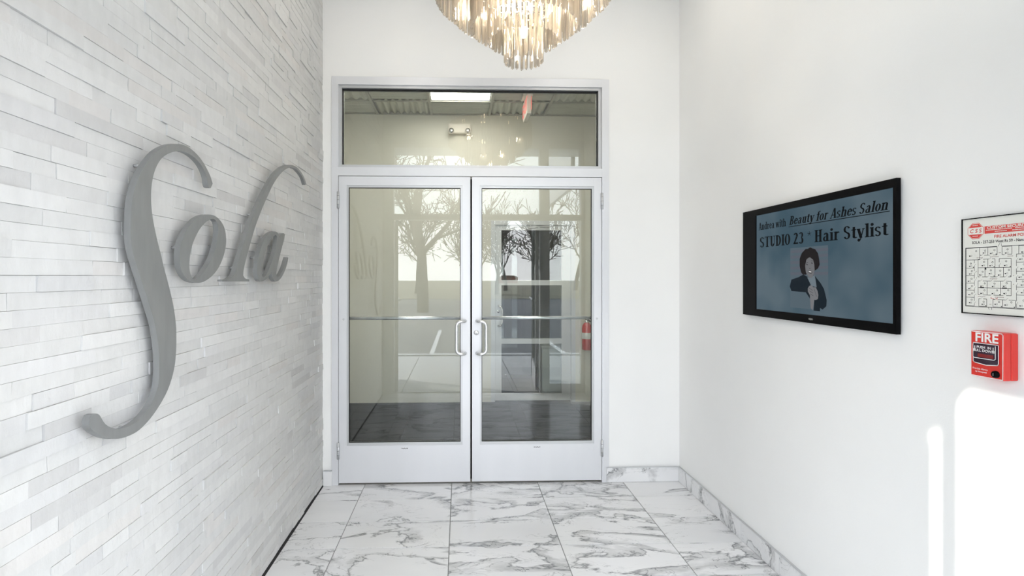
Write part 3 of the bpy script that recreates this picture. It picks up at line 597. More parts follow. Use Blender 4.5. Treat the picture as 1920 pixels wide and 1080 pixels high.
# ---------------------------------------------------------------- chandelier
def rod_mat():
    m = bpy.data.materials.new('crystal_rod'); m.use_nodes = True; n = m.node_tree.nodes; l = m.node_tree.links; n.clear()
    out = n.new('ShaderNodeOutputMaterial'); a = n.new('ShaderNodeMixShader'); b = n.new('ShaderNodeMixShader')
    tr = n.new('ShaderNodeBsdfTransparent'); tr.inputs[0].default_value = (0.97, 0.96, 0.94, 1)
    tl = n.new('ShaderNodeBsdfTranslucent'); tl.inputs[0].default_value = (0.98, 0.92, 0.83, 1)
    gl = n.new('ShaderNodeBsdfGlossy'); gl.inputs[0].default_value = (1, 0.98, 0.95, 1); gl.inputs['Roughness'].default_value = 0.06
    fr_ = n.new('ShaderNodeFresnel'); fr_.inputs[0].default_value = 1.7
    md = n.new('ShaderNodeMath'); md.operation = 'MULTIPLY_ADD'; md.inputs[1].default_value = 0.7; md.inputs[2].default_value = 0.08; md.use_clamp = True
    a.inputs[0].default_value = 0.58
    l.new(tr.outputs[0], a.inputs[1]); l.new(tl.outputs[0], a.inputs[2]); l.new(fr_.outputs[0], md.inputs[0]); l.new(md.outputs[0], b.inputs[0])
    l.new(a.outputs[0], b.inputs[1]); l.new(gl.outputs[0], b.inputs[2]); l.new(b.outputs[0], out.inputs[0]); return m
M['crystal'] = rod_mat()
M['chrome'] = material('polished_chrome', (0.82, 0.80, 0.77), 0.12, 1.0)
M['bulb'] = material('warm_bulb', (1, 0.9, 0.75), 0.4, emit=(1.0, 0.82, 0.60), emit_s=6.0)
CHX, CHY = 0.295, -1.30
ch = tag(empty('chandelier', (CHX, CHY, 2.43)), 'round tiered crystal rod chandelier with warm bulbs', 'chandelier')
def cz(z): return z - 2.43
tiers = [(0.402, 2.95, 2.752, 100), (0.322, 2.88, 2.675, 78), (0.240, 2.80, 2.612, 58), (0.160, 2.73, 2.552, 40), (0.083, 2.65, 2.458, 22)]
for r, zt, zb, n in tiers:
    MB().tube([(r * math.cos(a), r * math.sin(a), cz(zt)) for a in [2 * math.pi * k / 48 for k in range(49)]], 0.006, 8, False).build('tier_ring', M['chrome'], ch)
    hw, ln = 0.0082, zt - zb
    sec = [((hw * 1.1 if i % 2 == 0 else hw * 0.42) * math.cos(math.pi / 3 * i), (hw * 1.1 if i % 2 == 0 else hw * 0.42) * math.sin(math.pi / 3 * i)) for i in range(6)]
    pm = MB().add([(x, y, 0) for x, y in sec] + [(x, y, -ln + 0.008) for x, y in sec] + [(0, 0, -ln), (0, 0, 0)],
                  [(i, (i + 1) % 6, (i + 1) % 6 + 6, i + 6) for i in range(6)] + [(i + 6, (i + 1) % 6 + 6, 12) for i in range(6)] + [((i + 1) % 6, i, 13) for i in range(6)]).mesh('crystal_rod', M['crystal'])
    for k in range(n):
        a = 2 * math.pi * (k + 0.5) / n
        o = link('crystal_rod', pm, ch, (r * math.cos(a), r * math.sin(a), cz(zt) - 0.004 - 0.003 * (k % 2))); o.rotation_euler = (0, 0, a + (0.35 if k % 2 else -0.2))
MB().lathe([(0, cz(2.958)), (0.395, cz(2.958)), (0.405, cz(2.955)), (0.395, cz(2.952)), (0, cz(2.952))], 48).build('top_plate', M['chrome'], ch)
fr2 = MB()
for k in range(6):
    a = math.pi / 3 * k; fr2.tube([(0.395 * math.cos(a), 0.395 * math.sin(a), cz(2.945)), (0.08 * math.cos(a), 0.08 * math.sin(a), cz(2.65))], 0.004, 6)
fr2.build('tier_frame', M['chrome'], ch)
MB().tube([(0, 0, cz(2.958)), (0, 0, cz(HC - 0.03))], 0.008, 10).build('hanging_rod', M['chrome'], ch)
MB().lathe([(0.008, cz(HC - 0.05)), (0.06, cz(HC - 0.03)), (0.07, cz(HC - 0.001)), (0, cz(HC - 0.001))], 24).build('ceiling_canopy', M['chrome'], ch)
bm_ = MB().lathe([(0.0, -0.03), (0.012, -0.026), (0.017, -0.01), (0.015, 0.008), (0.008, 0.028), (0.007, 0.05)], 12).mesh('bulb', M['bulb'])
bpos = [(0.29 * math.cos(math.pi / 3 * k + .3), 0.29 * math.sin(math.pi / 3 * k + .3), 2.84) for k in range(6)] + [(0.12 * math.cos(2.1 * k), 0.12 * math.sin(2.1 * k), 2.72) for k in range(3)] + [(0, 0, 2.60)]
for k, p in enumerate(bpos):
    link('bulb', bm_, ch, (p[0], p[1], cz(p[2])))
    if k in (0, 2, 4, 6, 8, 9):
        ld = bpy.data.lights.new('bulb_light', 'POINT'); ld.energy = 4.0 if k < 9 else 0.9; ld.color = (1.0, 0.84, 0.64); ld.shadow_soft_size = 0.03
        link('bulb_light', ld, ch, (p[0], p[1], cz(p[2]) - 0.045))

# unseen ceiling lamps added to brighten the upper walls
M['lens'] = material('fill_lamp_lens', (0.9, 0.88, 0.84), 0.4, emit=(1.0, 0.93, 0.82), emit_s=2.0)
fill_names = ['near the stone wall by the doors', 'near the television wall by the doors', 'near the stone wall by the entrance', 'near the television wall by the entrance']
for (x, y), nm in zip(((-0.42, -0.85), (1.02, -0.85), (-0.42, -2.05), (1.02, -2.05)), fill_names):
    dn = tag(empty('fill_lamp', (x, y, HC)), 'added round ceiling fill lamp ' + nm, 'fill_lamp', 'added fill lamps in the vestibule ceiling')
    MB().lathe([(0.075, -0.002), (0.10, -0.006), (0.105, -0.0005)], 28).build('trim_ring', M['alu'], dn)
    MB().lathe([(0, -0.003), (0.076, -0.003)], 28).build('lens', M['lens'], dn)
    ld = bpy.data.lights.new('fill_lamp_disk', 'AREA'); ld.shape = 'DISK'; ld.size = 0.14; ld.energy = 3.9; ld.color = (1.0, 0.94, 0.85)
    link('fill_lamp_disk', ld, dn, (0, 0, -0.008))

# ---------------------------------------------------------------- metal letters on the stone wall
M['letter'] = noisy(material('brushed_grey_metal', (0.235, 0.24, 0.238), 0.5, 0.25), 40, 0.05, 0.04, 200, (1, 1, 0.2))
LFX = XL + 0.048
def smooth_loop(p, n=3):
    out = []; N = len(p)
    for i in range(N):
        p0, p1, p2, p3 = p[i - 1], p[i], p[(i + 1) % N], p[(i + 2) % N]
        v1 = (p1[0] - p0[0], p1[1] - p0[1]); v2 = (p2[0] - p1[0], p2[1] - p1[1]); v3 = (p3[0] - p2[0], p3[1] - p2[1])
        def ang(a, b): return abs(math.atan2(a[0] * b[1] - a[1] * b[0], a[0] * b[0] + a[1] * b[1]))
        sharp1, sharp2 = ang(v1, v2) > 0.9, ang(v2, v3) > 0.9
        m1 = (0.5 * (p2[0] - p0[0]), 0.5 * (p2[1] - p0[1])) if not sharp1 else v2
        m2 = (0.5 * (p3[0] - p1[0]), 0.5 * (p3[1] - p1[1])) if not sharp2 else v2
        L = math.hypot(*v2)
        def lim(m):
            k = math.hypot(*m); return m if k < 1.3 * L else (m[0] * 1.3 * L / k, m[1] * 1.3 * L / k)
        m1, m2 = lim(m1), lim(m2)
        for k in range(n):
            t = k / n; a, b, c, d = 2*t**3-3*t**2+1, t**3-2*t**2+t, -2*t**3+3*t**2, t**3-t**2
            out.append(tuple(a * p1[q] + b * m1[q] + c * p2[q] + d * m2[q] for q in (0, 1)))
    return out
def letter(outer, holes, studs, label):
    t = tag(empty('sign_letter', (LFX - 0.019, *outer[0])), label, 'sign letter', 'metal letters on the stone wall')
    oy, oz = outer[0]
    sh = lambda pl: [(y - oy, z - oz) for y, z in smooth_loop(pl)]
    MB().prism(sh(outer), 'x', 0, 0.019, [sh(h) for h in holes]).build('letter_face', M['letter'], t)
    for y, z in studs: MB().tube([(-0.034, y - oy, z - oz), (0.001, y - oy, z - oz)], 0.005, 8).build('mounting_stud', M['steel'], t)
def mid(a, b): return ((a[0] + b[0]) / 2, (a[1] + b[1]) / 2)
letter(LET_S, [], [mid(LET_S[11], LET_S[70]), mid(LET_S[18], LET_S[63]), mid(LET_S[26], LET_S[57]), mid(LET_S[33], LET_S[49])], 'tall curling grey metal letter S, leftmost on the stone wall')
letter(LET_o, [LET_oi], [mid(LET_o[5], LET_oi[4]), mid(LET_o[15], LET_oi[13])], 'oval grey metal letter o beside the tall S')
letter(LET_l, [], [mid(LET_l[7], LET_l[28]), mid(LET_l[3], LET_l[32])], 'slanted grey metal letter l with a hooked top, between o and a')
letter(LET_a, [LET_ai], [mid(LET_a[35], LET_ai[11]), mid(LET_a[9], LET_ai[3])], 'small grey metal letter a, nearest to the doors')

# ---------------------------------------------------------------- television
def glyphs():
    """a condensed heavy serif alphabet: every glyph is a list of convex-ish polygons in cap-height units"""
    T, H, X = 0.19, 0.065, 0.68
    g = {}
    def R(x0, y0, x1, y1): return [(x0, y0), (x1, y0), (x1, y1), (x0, y1)]
    def Lw(x0, y0, x1, y1, w): return [(x0 - w / 2, y0), (x0 + w / 2, y0), (x1 + w / 2, y1), (x1 - w / 2, y1)]
    def E(cx, cy_, rx, ry, t, h, a0=0, a1=360, n=18):
        ps = []
        for k in range(n):
            a, b = math.radians(a0 + (a1 - a0) * k / n), math.radians(a0 + (a1 - a0) * (k + 1) / n)
            f = lambda q, o: (cx + (rx - (t if o else 0)) * math.cos(q), cy_ + (ry - (h if o else 0)) * math.sin(q))
            ps.append([f(a, 0), f(b, 0), f(b, 1), f(a, 1)])
        return ps
    def stem(x, y0, y1, s0=True, s1=True, t=T):
        ps = [R(x, y0, x + t, y1)]
        if s0: ps.append(R(x - .07, y0, x + t + .07, y0 + H))
        if s1: ps.append(R(x - .07, y1 - H, x + t + .01, y1))
        return ps
    g[' '] = ([], .28)
    g['A'] = ([Lw(.06, 0, .30, 1, .09), Lw(.56, 0, .33, 1, .21), R(.13, .28, .5, .36), R(-.03, 0, .17, H), R(.40, 0, .72, H)], .70)
    g['n'] = (stem(.07, 0, X) + stem(.40, 0, X - .12, True, False) + E(.37, X - .2, .22, .21, .17, .08, 0, 150), .68)
    g['d'] = (E(.27, X / 2, .26, X / 2 + .01, T, H, 40, 320) + stem(.36, 0, 1), .64)
    g['r'] = (stem(.07, 0, X) + E(.36, X - .17, .15, .16, .13, .09, 30, 170), .52)
    g['e'] = (E(.27, X / 2, .26, X / 2 + .01, T, H, 25, 330) + [R(.12, .36, .50, .43)] + E(.27, .38, .26, X - .38, .14, H, 0, 60), .55)
    g['a'] = (stem(.30, 0, X - .14, False, False) + E(.28, X - .2, .21, .21, .17, .07, 0, 165) + E(.22, .19, .2, .2, T * .85, H, 60, 320) + [R(.42, 0, .58, H)], .60)
    g['w'] = ([Lw(.12, X, .27, 0, .2), Lw(.42, X, .27, 0, .07), Lw(.42, X, .57, 0, .2), Lw(.72, X, .57, 0, .07), R(0, X - H, .28, X), R(.60, X - H, .82, X)], .84)
    g['i'] = (stem(.07, 0, X) + E(.165, .88, .11, .11, .11, .11), .34)
    g['t'] = (stem(.10, .08, .86, False, False) + [R(0, X - H, .36, X)] + E(.29, .14, .19, .14, T * .9, .07, 180, 330), .40)
    g['h'] = (stem(.07, 0, 1) + stem(.40, 0, X - .12, True, False) + E(.37, X - .2, .22, .21, .17, .08, 0, 150), .68)
    g['B'] = (stem(.07, 0, 1) + E(.27, .75, .28, .25, T, H, -90, 90) + E(.29, .26, .32, .27, T, H, -90, 90) + [R(.2, .47, .34, .54)], .66)
    g['u'] = (stem(.07, .12, X, False) + stem(.36, 0, X) + E(.29, .2, .22, .21, .17, .08, 180, 320), .64)
    g['y'] = ([Lw(.13, X, .32, 0, .21), Lw(.50, X, .28, -.14, .08), R(0, X - H, .28, X), R(.40, X - H, .60, X)] + E(.17, -.16, .11, .11, .11, .11), .60)
    g['f'] = (stem(.10, 0, .82, True, False) + [R(0, X - H, .38, X)] + E(.30, .82, .20, .18, T * .9, .07, 40, 180), .40)
    g['o'] = (E(.28, X / 2, .27, X / 2 + .01, T, H), .58)
    def S_(h, w, t): return E(w / 2, h * .74, w / 2, h * .26, t, H, 20, 270, 14) + E(w / 2, h * .26, w / 2, h * .27, t, H, -160, 90, 14) + [[(.04, h * .66), (w * .5, h * .42), (w - .04, h * .36), (w * .42, h * .60)]]
    g['s'] = (S_(X, .42, .14), .48); g['S'] = (S_(1, .52, .17), .60)
    g['l'] = (stem(.07, 0, 1), .34)
    g['T'] = (stem(.22, 0, 1, True, False) + [R(0, 1 - H, .63, 1), R(0, .76, .05, 1), R(.58, .76, .63, 1)], .66)
    g['U'] = (stem(.07, .25, 1, False) + [R(.46, .25, .52, 1), R(.38, 1 - H, .60, 1)] + E(.295, .26, .225, .27, T, .08, 180, 360), .66)
    g['D'] = (stem(.07, 0, 1) + E(.20, .5, .42, .5, T, H, -90, 90), .68)
    g['I'] = (stem(.07, 0, 1) + [R(.2, 1 - H, .33, 1)], .34)
    g['O'] = (E(.31, .5, .30, .51, T, H), .65)
    g['2'] = (E(.25, .74, .23, .26, T, H, -10, 160) + [[(.29, .68), (.48, .70), (.22, .16), (.02, .0)], R(.02, 0, .50, .14)], .56)
    g['3'] = (E(.23, .75, .22, .25, T * .9, H, -80, 150) + E(.23, .27, .25, .28, T, H, -150, 85), .56)
    g['*'] = ([[(.2 + .03 * math.cos(a + 1.57), .78 + .03 * math.sin(a + 1.57)), (.2 + .2 * math.cos(a - .12), .78 + .2 * math.sin(a - .12)), (.2 + .2 * math.cos(a + .12), .78 + .2 * math.sin(a + .12)), (.2 + .03 * math.cos(a - 1.57), .78 + .03 * math.sin(a - 1.57))] for a in [math.radians(90 + 72 * k) for k in range(5)]], .42)
    g['H'] = (stem(.07, 0, 1) + stem(.43, 0, 1) + [R(.2, .47, .5, .54), R(.2, 1 - H, .33, 1), R(.55, 1 - H, .69, 1)], .74)
    return g
GL = glyphs()
def serif_text(mb, s, x_end, y0, z0, cap, shear, fn):
    """sets s so that it runs from y0 to x_end (wall coordinate), cap height in metres"""
    adv = sum(GL[c][1] for c in s); kx = abs(x_end - y0) / adv; x = 0
    for c in s:
        for p in GL[c][0]: mb.add([fn(y0 - (x + a + shear * b) * kx, z0 + b * cap) for a, b in p], [tuple(range(len(p)))])
        x += GL[c][1]
TVX, TY0, TY1_, TZ0, TZ1 = 1.51, -0.962, -1.938, 1.270, 1.812
tv = tag(empty('television', (TVX, (TY0 + TY1_) / 2, TZ0)), 'flat black television on the right wall showing a salon advert', 'television')
ox, oy, oz = tv.location
def tb(x0, x1, y0, y1, z0, z1): return MB().bevel_box(x0 - ox, x1 - ox, y0 - oy, y1 - oy, z0 - oz, z1 - oz, 0.003, 2)
SY0, SY1, SZ0, SZ1 = -1.082, -1.923, 1.306, 1.781
bz = MB(); q = lambda x0, x1, y0, y1, z0, z1: bz.box(x0 - ox, x1 - ox, y0 - oy, y1 - oy, z0 - oz, z1 - oz)
q(TVX, TVX + 0.016, SY0, TY0, TZ0, TZ1); q(TVX, TVX + 0.016, TY1_, SY1, TZ0, TZ1); q(TVX, TVX + 0.016, SY1, SY0, SZ1, TZ1); q(TVX, TVX + 0.016, SY1, SY0, TZ0, SZ0)
bz.build('bezel', M['black'], tv)
tb(TVX + 0.011, TVX + 0.018, TY1_ + 0.004, TY0 - 0.004, TZ0 + 0.004, TZ1 - 0.004).build('back_cover', M['black'], tv)
tb(TVX + 0.018, TVX + 0.0248, -1.6, -1.3, 1.42, 1.68).build('wall_mount', M['black'], tv)
def screen_mat(name, c, s=1.0, rough=0.12):
    m = material(name, (0.006, 0.0065, 0.007), rough, spec=0.03, emit=c, emit_s=s); return m
def lin(r, g, b): return tuple(((v / 255) / 12.92 if v / 255 < .04045 else ((v / 255 + .055) / 1.055) ** 2.4) for v in (r, g, b))
ms = screen_mat('screen_backdrop', lin(78, 94, 104)); n_, l_, b_ = nodes_of(ms)
txc = n_.new('ShaderNodeTexCoord'); nz_ = n_.new('ShaderNodeTexNoise'); nz_.inputs['Scale'].default_value = 4; l_.new(txc.outputs['Object'], nz_.inputs['Vector'])
rr = n_.new('ShaderNodeValToRGB'); rr.color_ramp.elements[0].position = .35; rr.color_ramp.elements[1].position = .65
rr.color_ramp.elements[0].color = (*lin(56, 77, 89), 1); rr.color_ramp.elements[1].color = (*lin(82, 97, 106), 1); l_.new(nz_.outputs[0], rr.inputs[0]); l_.new(rr.outputs[0], b_.inputs['Emission Color'])
sc_ = box(TVX + 0.005 - ox, TVX + 0.011 - ox, SY1 - oy, SY0 - oy, SZ0 - oz, SZ1 - oz).build('screen', ms, tv)
def flat(polys, name, col, lift, label=None):
    mb = MB(); x = TVX + 0.005 - lift - ox
    for p in polys: mb.add([(x, a - oy, b - oz) for a, b in p], [tuple(range(len(p)))])
    o = mb.build(name, screen_mat(name, col, 1.0, 0.3), sc_); return o
INK = lin(5, 7, 10)
tx = MB(); fn = lambda y, z: (TVX + 0.0042 - ox, y - oy, z - oz)
serif_text(tx, 'Andrea with', -1.323, -1.103, 1.705, 0.037, 0, fn)
serif_text(tx, 'Beauty for Ashes Salon', -1.897, -1.345, 1.707, 0.040, 0.22, fn)
serif_text(tx, 'STUDIO 23 * Hair Stylist', -1.898, -1.113, 1.617, 0.051, 0, fn)
tx.add([fn(-1.341, 1.6975), fn(-1.905, 1.6995), fn(-1.905, 1.7025), fn(-1.341, 1.7005)], [(0, 1, 2, 3)])
tx.build('advert_lettering', screen_mat('advert_ink', INK, 1.0, 0.3), sc_)
photo = flat([[(-1.353, 1.600), (-1.597, 1.600), (-1.600, 1.330), (-1.353, 1.330)]], 'photo_backdrop', lin(76, 90, 99), 0.0003)
bandp = [[(-1.355, z), (-1.598, z), (-1.598, z + 0.012), (-1.355, z + 0.012)] for z in (1.578, 1.553, 1.528, 1.503, 1.478)]
flat(bandp, 'blind_slats', lin(82, 87, 97), 0.0005)
fig = [('jacket', lin(16, 26, 34), 0.0008, [(-1.362, 1.457), (-1.412, 1.468), (-1.444, 1.480), (-1.475, 1.468), (-1.498, 1.451), (-1.511, 1.478), (-1.525, 1.468), (-1.555, 1.442), (-1.574, 1.419), (-1.59, 1.374), (-1.588, 1.348), (-1.566, 1.333), (-1.55, 1.339), (-1.55, 1.325), (-1.511, 1.325), (-1.516, 1.374), (-1.49, 1.373), (-1.46, 1.402), (-1.412, 1.403), (-1.362, 1.405), (-1.35, 1.425)]),
       ('shirt', lin(98, 110, 118), 0.0010, [(-1.470, 1.468), (-1.496, 1.465), (-1.516, 1.478), (-1.523, 1.458), (-1.53, 1.425), (-1.496, 1.431)]),
       ('hair', lin(26, 22, 23), 0.0012, [(-1.43, 1.489), (-1.42, 1.517), (-1.42, 1.549), (-1.428, 1.564), (-1.436, 1.576), (-1.446, 1.582), (-1.46, 1.592), (-1.474, 1.591), (-1.49, 1.597), (-1.505, 1.591), (-1.521, 1.588), (-1.53, 1.577), (-1.538, 1.57), (-1.545, 1.545), (-1.549, 1.521), (-1.538, 1.505), (-1.521, 1.497), (-1.50, 1.49), (-1.46, 1.479), (-1.441, 1.480)]),
       ('face', lin(100, 101, 104), 0.0014, [(-1.465, 1.544), (-1.476, 1.551), (-1.488, 1.554), (-1.508, 1.543), (-1.516, 1.522), (-1.518, 1.499), (-1.511, 1.478), (-1.503, 1.468), (-1.494, 1.464), (-1.478, 1.470), (-1.462, 1.489), (-1.457, 1.517)]),
       ('hands', lin(108, 109, 112), 0.0014, [(-1.475, 1.42), (-1.483, 1.429), (-1.496, 1.434), (-1.51, 1.425), (-1.525, 1.425), (-1.536, 1.41), (-1.541, 1.393), (-1.538, 1.376), (-1.525, 1.371), (-1.516, 1.372), (-1.506, 1.326), (-1.493, 1.335), (-1.488, 1.39), (-1.475, 1.406)])]
for nme, c, lift, p in fig:
    mb = MB(); x = TVX + 0.005 - lift - ox
    mb.prism([(a - oy, b - oz) for a, b in p], 'x', x - 0.0001, x + 0.0001); mb.build('pictured_' + nme, screen_mat('pictured_' + nme, c, 1.0, 0.3), sc_)
def el(cy_, cz_, ry, rz, rot=0): return [(cy_ + ry * math.cos(a) * math.cos(rot) - rz * math.sin(a) * math.sin(rot), cz_ + ry * math.cos(a) * math.sin(rot) + rz * math.sin(a) * math.cos(rot)) for a in [6.2832 * k / 12 for k in range(12)]]
flat([el(-1.470, 1.5225, .006, .0022, .2), el(-1.501, 1.5285, .006, .0022, .2), [(-1.463, 1.528), (-1.477, 1.531), (-1.477, 1.533), (-1.463, 1.530)], [(-1.495, 1.537), (-1.508, 1.536), (-1.508, 1.538), (-1.495, 1.539)], [(-1.484, 1.505), (-1.493, 1.506), (-1.493, 1.508), (-1.484, 1.507)], el(-1.490, 1.4905, .013, .0062, .2)], 'pictured_features', lin(38, 34, 38), 0.0017)
flat([el(-1.490, 1.4915, .010, .0032, .2)], 'pictured_smile', lin(190, 190, 190), 0.0019)
flat([[(-1.484, 1.42), (-1.506, 1.41), (-1.506, 1.412), (-1.484, 1.422)], [(-1.484, 1.408), (-1.508, 1.399), (-1.508, 1.401), (-1.484, 1.410)], [(-1.492, 1.395), (-1.510, 1.387), (-1.510, 1.389), (-1.492, 1.397)], [(-1.513, 1.42), (-1.53, 1.385), (-1.532, 1.385), (-1.515, 1.42)]], 'pictured_fingers', lin(60, 58, 62), 0.0017)
lg = MB().text('VIZIO', 0.0105, lambda x, y, d: (TVX - 0.0006 + d - ox, -x - 1.499 - oy, y + 1.284 - oz), 'CENTER', 0.0003, 0.0003)
lg.build('maker_logo', M['steel'], tv)
tv.location = (1.555, -1.383, 1.264); tv.scale = (1, 1.03, 1.03)

# ---------------------------------------------------------------- fire alarm plan
M['paper'] = noisy(material('cream_paper', (0.78, 0.78, 0.72), 0.4), 5, 0.01); M['ink'] = material('black_ink', (0.03, 0.03, 0.035), 0.6); M['plan_red'] = material('red_ink', (0.66, 0.06, 0.05), 0.5); M['grey_ink'] = material('grey_ink', (0.45, 0.38, 0.36), 0.6)
PY0, PZ0, PW, PH = -2.1095, 1.357, 0.385, 0.2915
pl = tag(empty('alarm_plan', (XR - 0.0005, PY0, PZ0)), 'framed fire alarm floor plan sheet above the red pull station', 'wall plan')
def PX(d): return lambda x, y, e=0: (-d + e, -x, y)
box(-0.006, 0, -PW, 0, 0, PH).build('sheet', M['paper'], pl)
fb = MB(); t_ = 0.0022
fb.box(-0.0085, 0, -t_, 0.0006, -0.0006, PH); fb.box(-0.0085, 0, -PW, -PW + t_, 0, PH); fb.box(-0.0085, 0, -PW, 0.0006, PH - t_, PH + 0.0006); fb.box(-0.0085, 0, -PW, 0.0006, -0.0006, t_)
fb.build('frame', M['black'], pl)
F1, F2 = PX(0.0064), PX(0.0068)
def fp(polys, mat, name, f=F1):
    mb = MB()
    for p in polys: mb.add([f(*v) for v in p], [tuple(range(len(p)))])
    return mb.build(name, M[mat], pl)
def rect(x0, y0, x1, y1): return [(x0, y0), (x1, y0), (x1, y1), (x0, y1)]
oc = lambda r: [(0.0425 + r * math.cos(math.radians(22.5 + 45 * k)), 0.252 + r * math.sin(math.radians(22.5 + 45 * k))) for k in range(8)]
fp([oc(0.0262)], 'plan_red', 'octagon_emblem'); fp([oc(0.0248)], 'paper', 'emblem_field', PX(0.0066))
def trap(s): return [(0.0425 - 0.0205, 0.252 + s * 0.0105), (0.0425 + 0.0205, 0.252 + s * 0.0105), (0.0425 + 0.0100, 0.252 + s * 0.0215), (0.0425 - 0.0100, 0.252 + s * 0.0215)]
fp([trap(1), trap(-1)], 'plan_red', 'emblem_bands', F2)
fp([rect(0.0695, 0.2415, 0.330, 0.2635)], 'plan_red', 'banner')
tr = MB(); tr.text('C S S', 0.0165, lambda x, y, d: F2(x + 0.0425 + y * 0.15, y + 0.2465), 'CENTER', 0.0003)
tr.build('emblem_lettering', M['plan_red'], pl); tr = MB()
tr.text('FIRE ALARM POINTS', 0.0115, lambda x, y, d: F1(x + 0.0975, y + 0.2275), 'LEFT', 0.0002); tr.build('title_lettering', M['plan_red'], pl)
tw_ = MB(); tw_.text('CUSTOM SECURITY SYSTEMS', 0.0105, lambda x, y, d: F2(x * 1.25 + 0.0770, y + 0.2548), 'LEFT', 0.0003)
for x0, x1, y in ((0.074, 0.146, 0.2505), (0.156, 0.32, 0.2505), (0.100, 0.132, 0.2450), (0.148, 0.28, 0.2450), (0.034, 0.051, 0.268), (0.034, 0.051, 0.2355)):
    x = x0
    while x < x1: tw_.add([F2(*v) if y < 0.26 and y > 0.24 else PX(0.0072)(*v) for v in rect(x, y, x + 0.0026, y + 0.0022)], [(0, 1, 2, 3)]); x += 0.0034
tw_.build('white_lettering', M['paper'], pl)
tk = MB(); tk.text('SOLA - 237-253 West Rt 59 - Nanuet', 0.0118, lambda x, y, d: F1(x * 0.86 + 0.031, y + 0.2130), 'LEFT', 0.0002); tk.build('black_lettering', M['ink'], pl)
# the plan itself: rooms of a salon with desks and chairs
rr_ = random.Random(5); K = []; GRY = []; PK = []
def hl(x0, x1, y, t=0.0011): K.append(rect(min(x0, x1), y - t / 2, max(x0, x1), y + t / 2))
def vl(x, y0, y1, t=0.0011): K.append(rect(x - t / 2, min(y0, y1), x + t / 2, max(y0, y1)))
def room(x0, y0, x1, y1, door, seed=0):
    w_, h_ = x1 - x0, y1 - y0; d = 0.008
    for side in 'LRTB':
        if side in 'TB':
            y = y1 if side == 'T' else y0
            if door == side: hl(x0, x0 + (w_ - d) * .35, y); hl(x0 + (w_ - d) * .35 + d, x1, y); K.append([(x0 + (w_ - d) * .35, y), (x0 + (w_ - d) * .35 + .0006, y), (x0 + (w_ - d) * .35 + .0056, y + .0045), (x0 + (w_ - d) * .35 + .005, y + .0045)])
            else: hl(x0, x1, y)
        else:
            x = x0 if side == 'L' else x1
            if door == side: vl(x, y0, y0 + (h_ - d) * .4); vl(x, y0 + (h_ - d) * .4 + d, y1); K.append([(x, y0 + (h_ - d) * .4), (x, y0 + (h_ - d) * .4 + .0006), (x + .0045, y0 + (h_ - d) * .4 + .0056), (x + .0045, y0 + (h_ - d) * .4 + .005)])
            else: vl(x, y0, y1)
    def chair(cx, cy_):
        r = .0027
        for k in range(8):
            a, b = math.pi / 4 * k, math.pi / 4 * (k + 1)
            K.append([(cx + r * math.cos(a), cy_ + r * math.sin(a)), (cx + r * math.cos(b), cy_ + r * math.sin(b)), (cx + r * .65 * math.cos(b), cy_ + r * .65 * math.sin(b)), (cx + r * .65 * math.cos(a), cy_ + r * .65 * math.sin(a))])
    chair(x0 + w_ * rr_.uniform(.55, .75), y0 + h_ * rr_.uniform(.55, .75)); 
    dx, dy = x0 + w_ * rr_.uniform(.15, .4), y0 + h_ * rr_.uniform(.12, .3)
    K.append(rect(dx, dy, dx + .0042, dy + .0028)); hl(dx + .0042, dx + .0085, dy + .0004, .0005); hl(dx + .0042, dx + .0085, dy + .0036, .0005); vl(dx + .0085, dy, dy + .0038, .0005)
    if rr_.random() < .5: K.append(rect(x1 - .004, y0 + .0012, x1 - .0012, y0 + .0035))
bx0, bx1, by0, by1 = 0.011, 0.374, 0.022, 0.2015
ly = [0.024, 0.050, 0.0715, 0.0935, 0.1165, 0.1395, 0.1645, 0.2005]
for a, b in zip(ly, ly[1:]): room(0.013, a, 0.0385 if b < .19 else 0.055, b, 'R')
for x0, x1 in ((0.055, 0.079), (0.079, 0.106), (0.120, 0.147)): room(x0, 0.177, x1, 0.2005, 'B')
for x0, x1 in ((0.052, 0.076), (0.094, 0.121), (0.121, 0.156)): room(x0, 0.024, x1, 0.046, 'T')
for x0, x1 in ((0.050, 0.071), (0.071, 0.100), (0.100, 0.124), (0.124, 0.145)): room(x0, 0.1125, x1, 0.140, 'B'); 
for x0, x1 in ((0.050, 0.079), (0.079, 0.100)): room(x0, 0.140, x1, 0.1655, 'T')
room(0.112, 0.140, 0.145, 0.1655, 'L')
for x0, x1 in ((0.050, 0.077), (0.077, 0.116), (0.116, 0.145)): room(x0, 0.0795, x1, 0.100, 'T'); room(x0, 0.0585, x1, 0.0795, 'B')
rx = [0.159, 0.188]; ry_ = [0.024, 0.0615, 0.0835, 0.106, 0.1285, 0.154, 0.177]
for a, b in zip(ry_, ry_[1:]): room(rx[0], a, rx[1], b, 'L'); room(0.206, a, 0.235, b, 'R'); room(0.252, a, 0.281, b, 'L'); room(0.281, a, 0.310, b, 'R'); room(0.330, a, 0.372, b, 'L')
for x0, x1 in ((0.165, 0.195), (0.195, 0.225), (0.225, 0.26), (0.26, 0.30), (0.33, 0.372)): room(x0, 0.177, x1, 0.2005, 'B')
hl(bx0, bx1, by0, .0014); hl(bx0, 0.106, by1, .0014); hl(0.12, bx1, by1, .0014); vl(bx0, by0, by1, .0014); vl(bx1, by0, by1, .0014)
K += [[(0.108, 0.2015), (0.109, 0.2015), (0.114, 0.2105), (0.1135, 0.2115)], [(0.117, 0.2105), (0.1175, 0.2115), (0.119, 0.2015), (0.118, 0.2015)], [(0.080, 0.022), (0.081, 0.022), (0.084, 0.015), (0.083, 0.015)], [(0.090, 0.015), (0.091, 0.015), (0.0915, 0.022), (0.0905, 0.022)]]
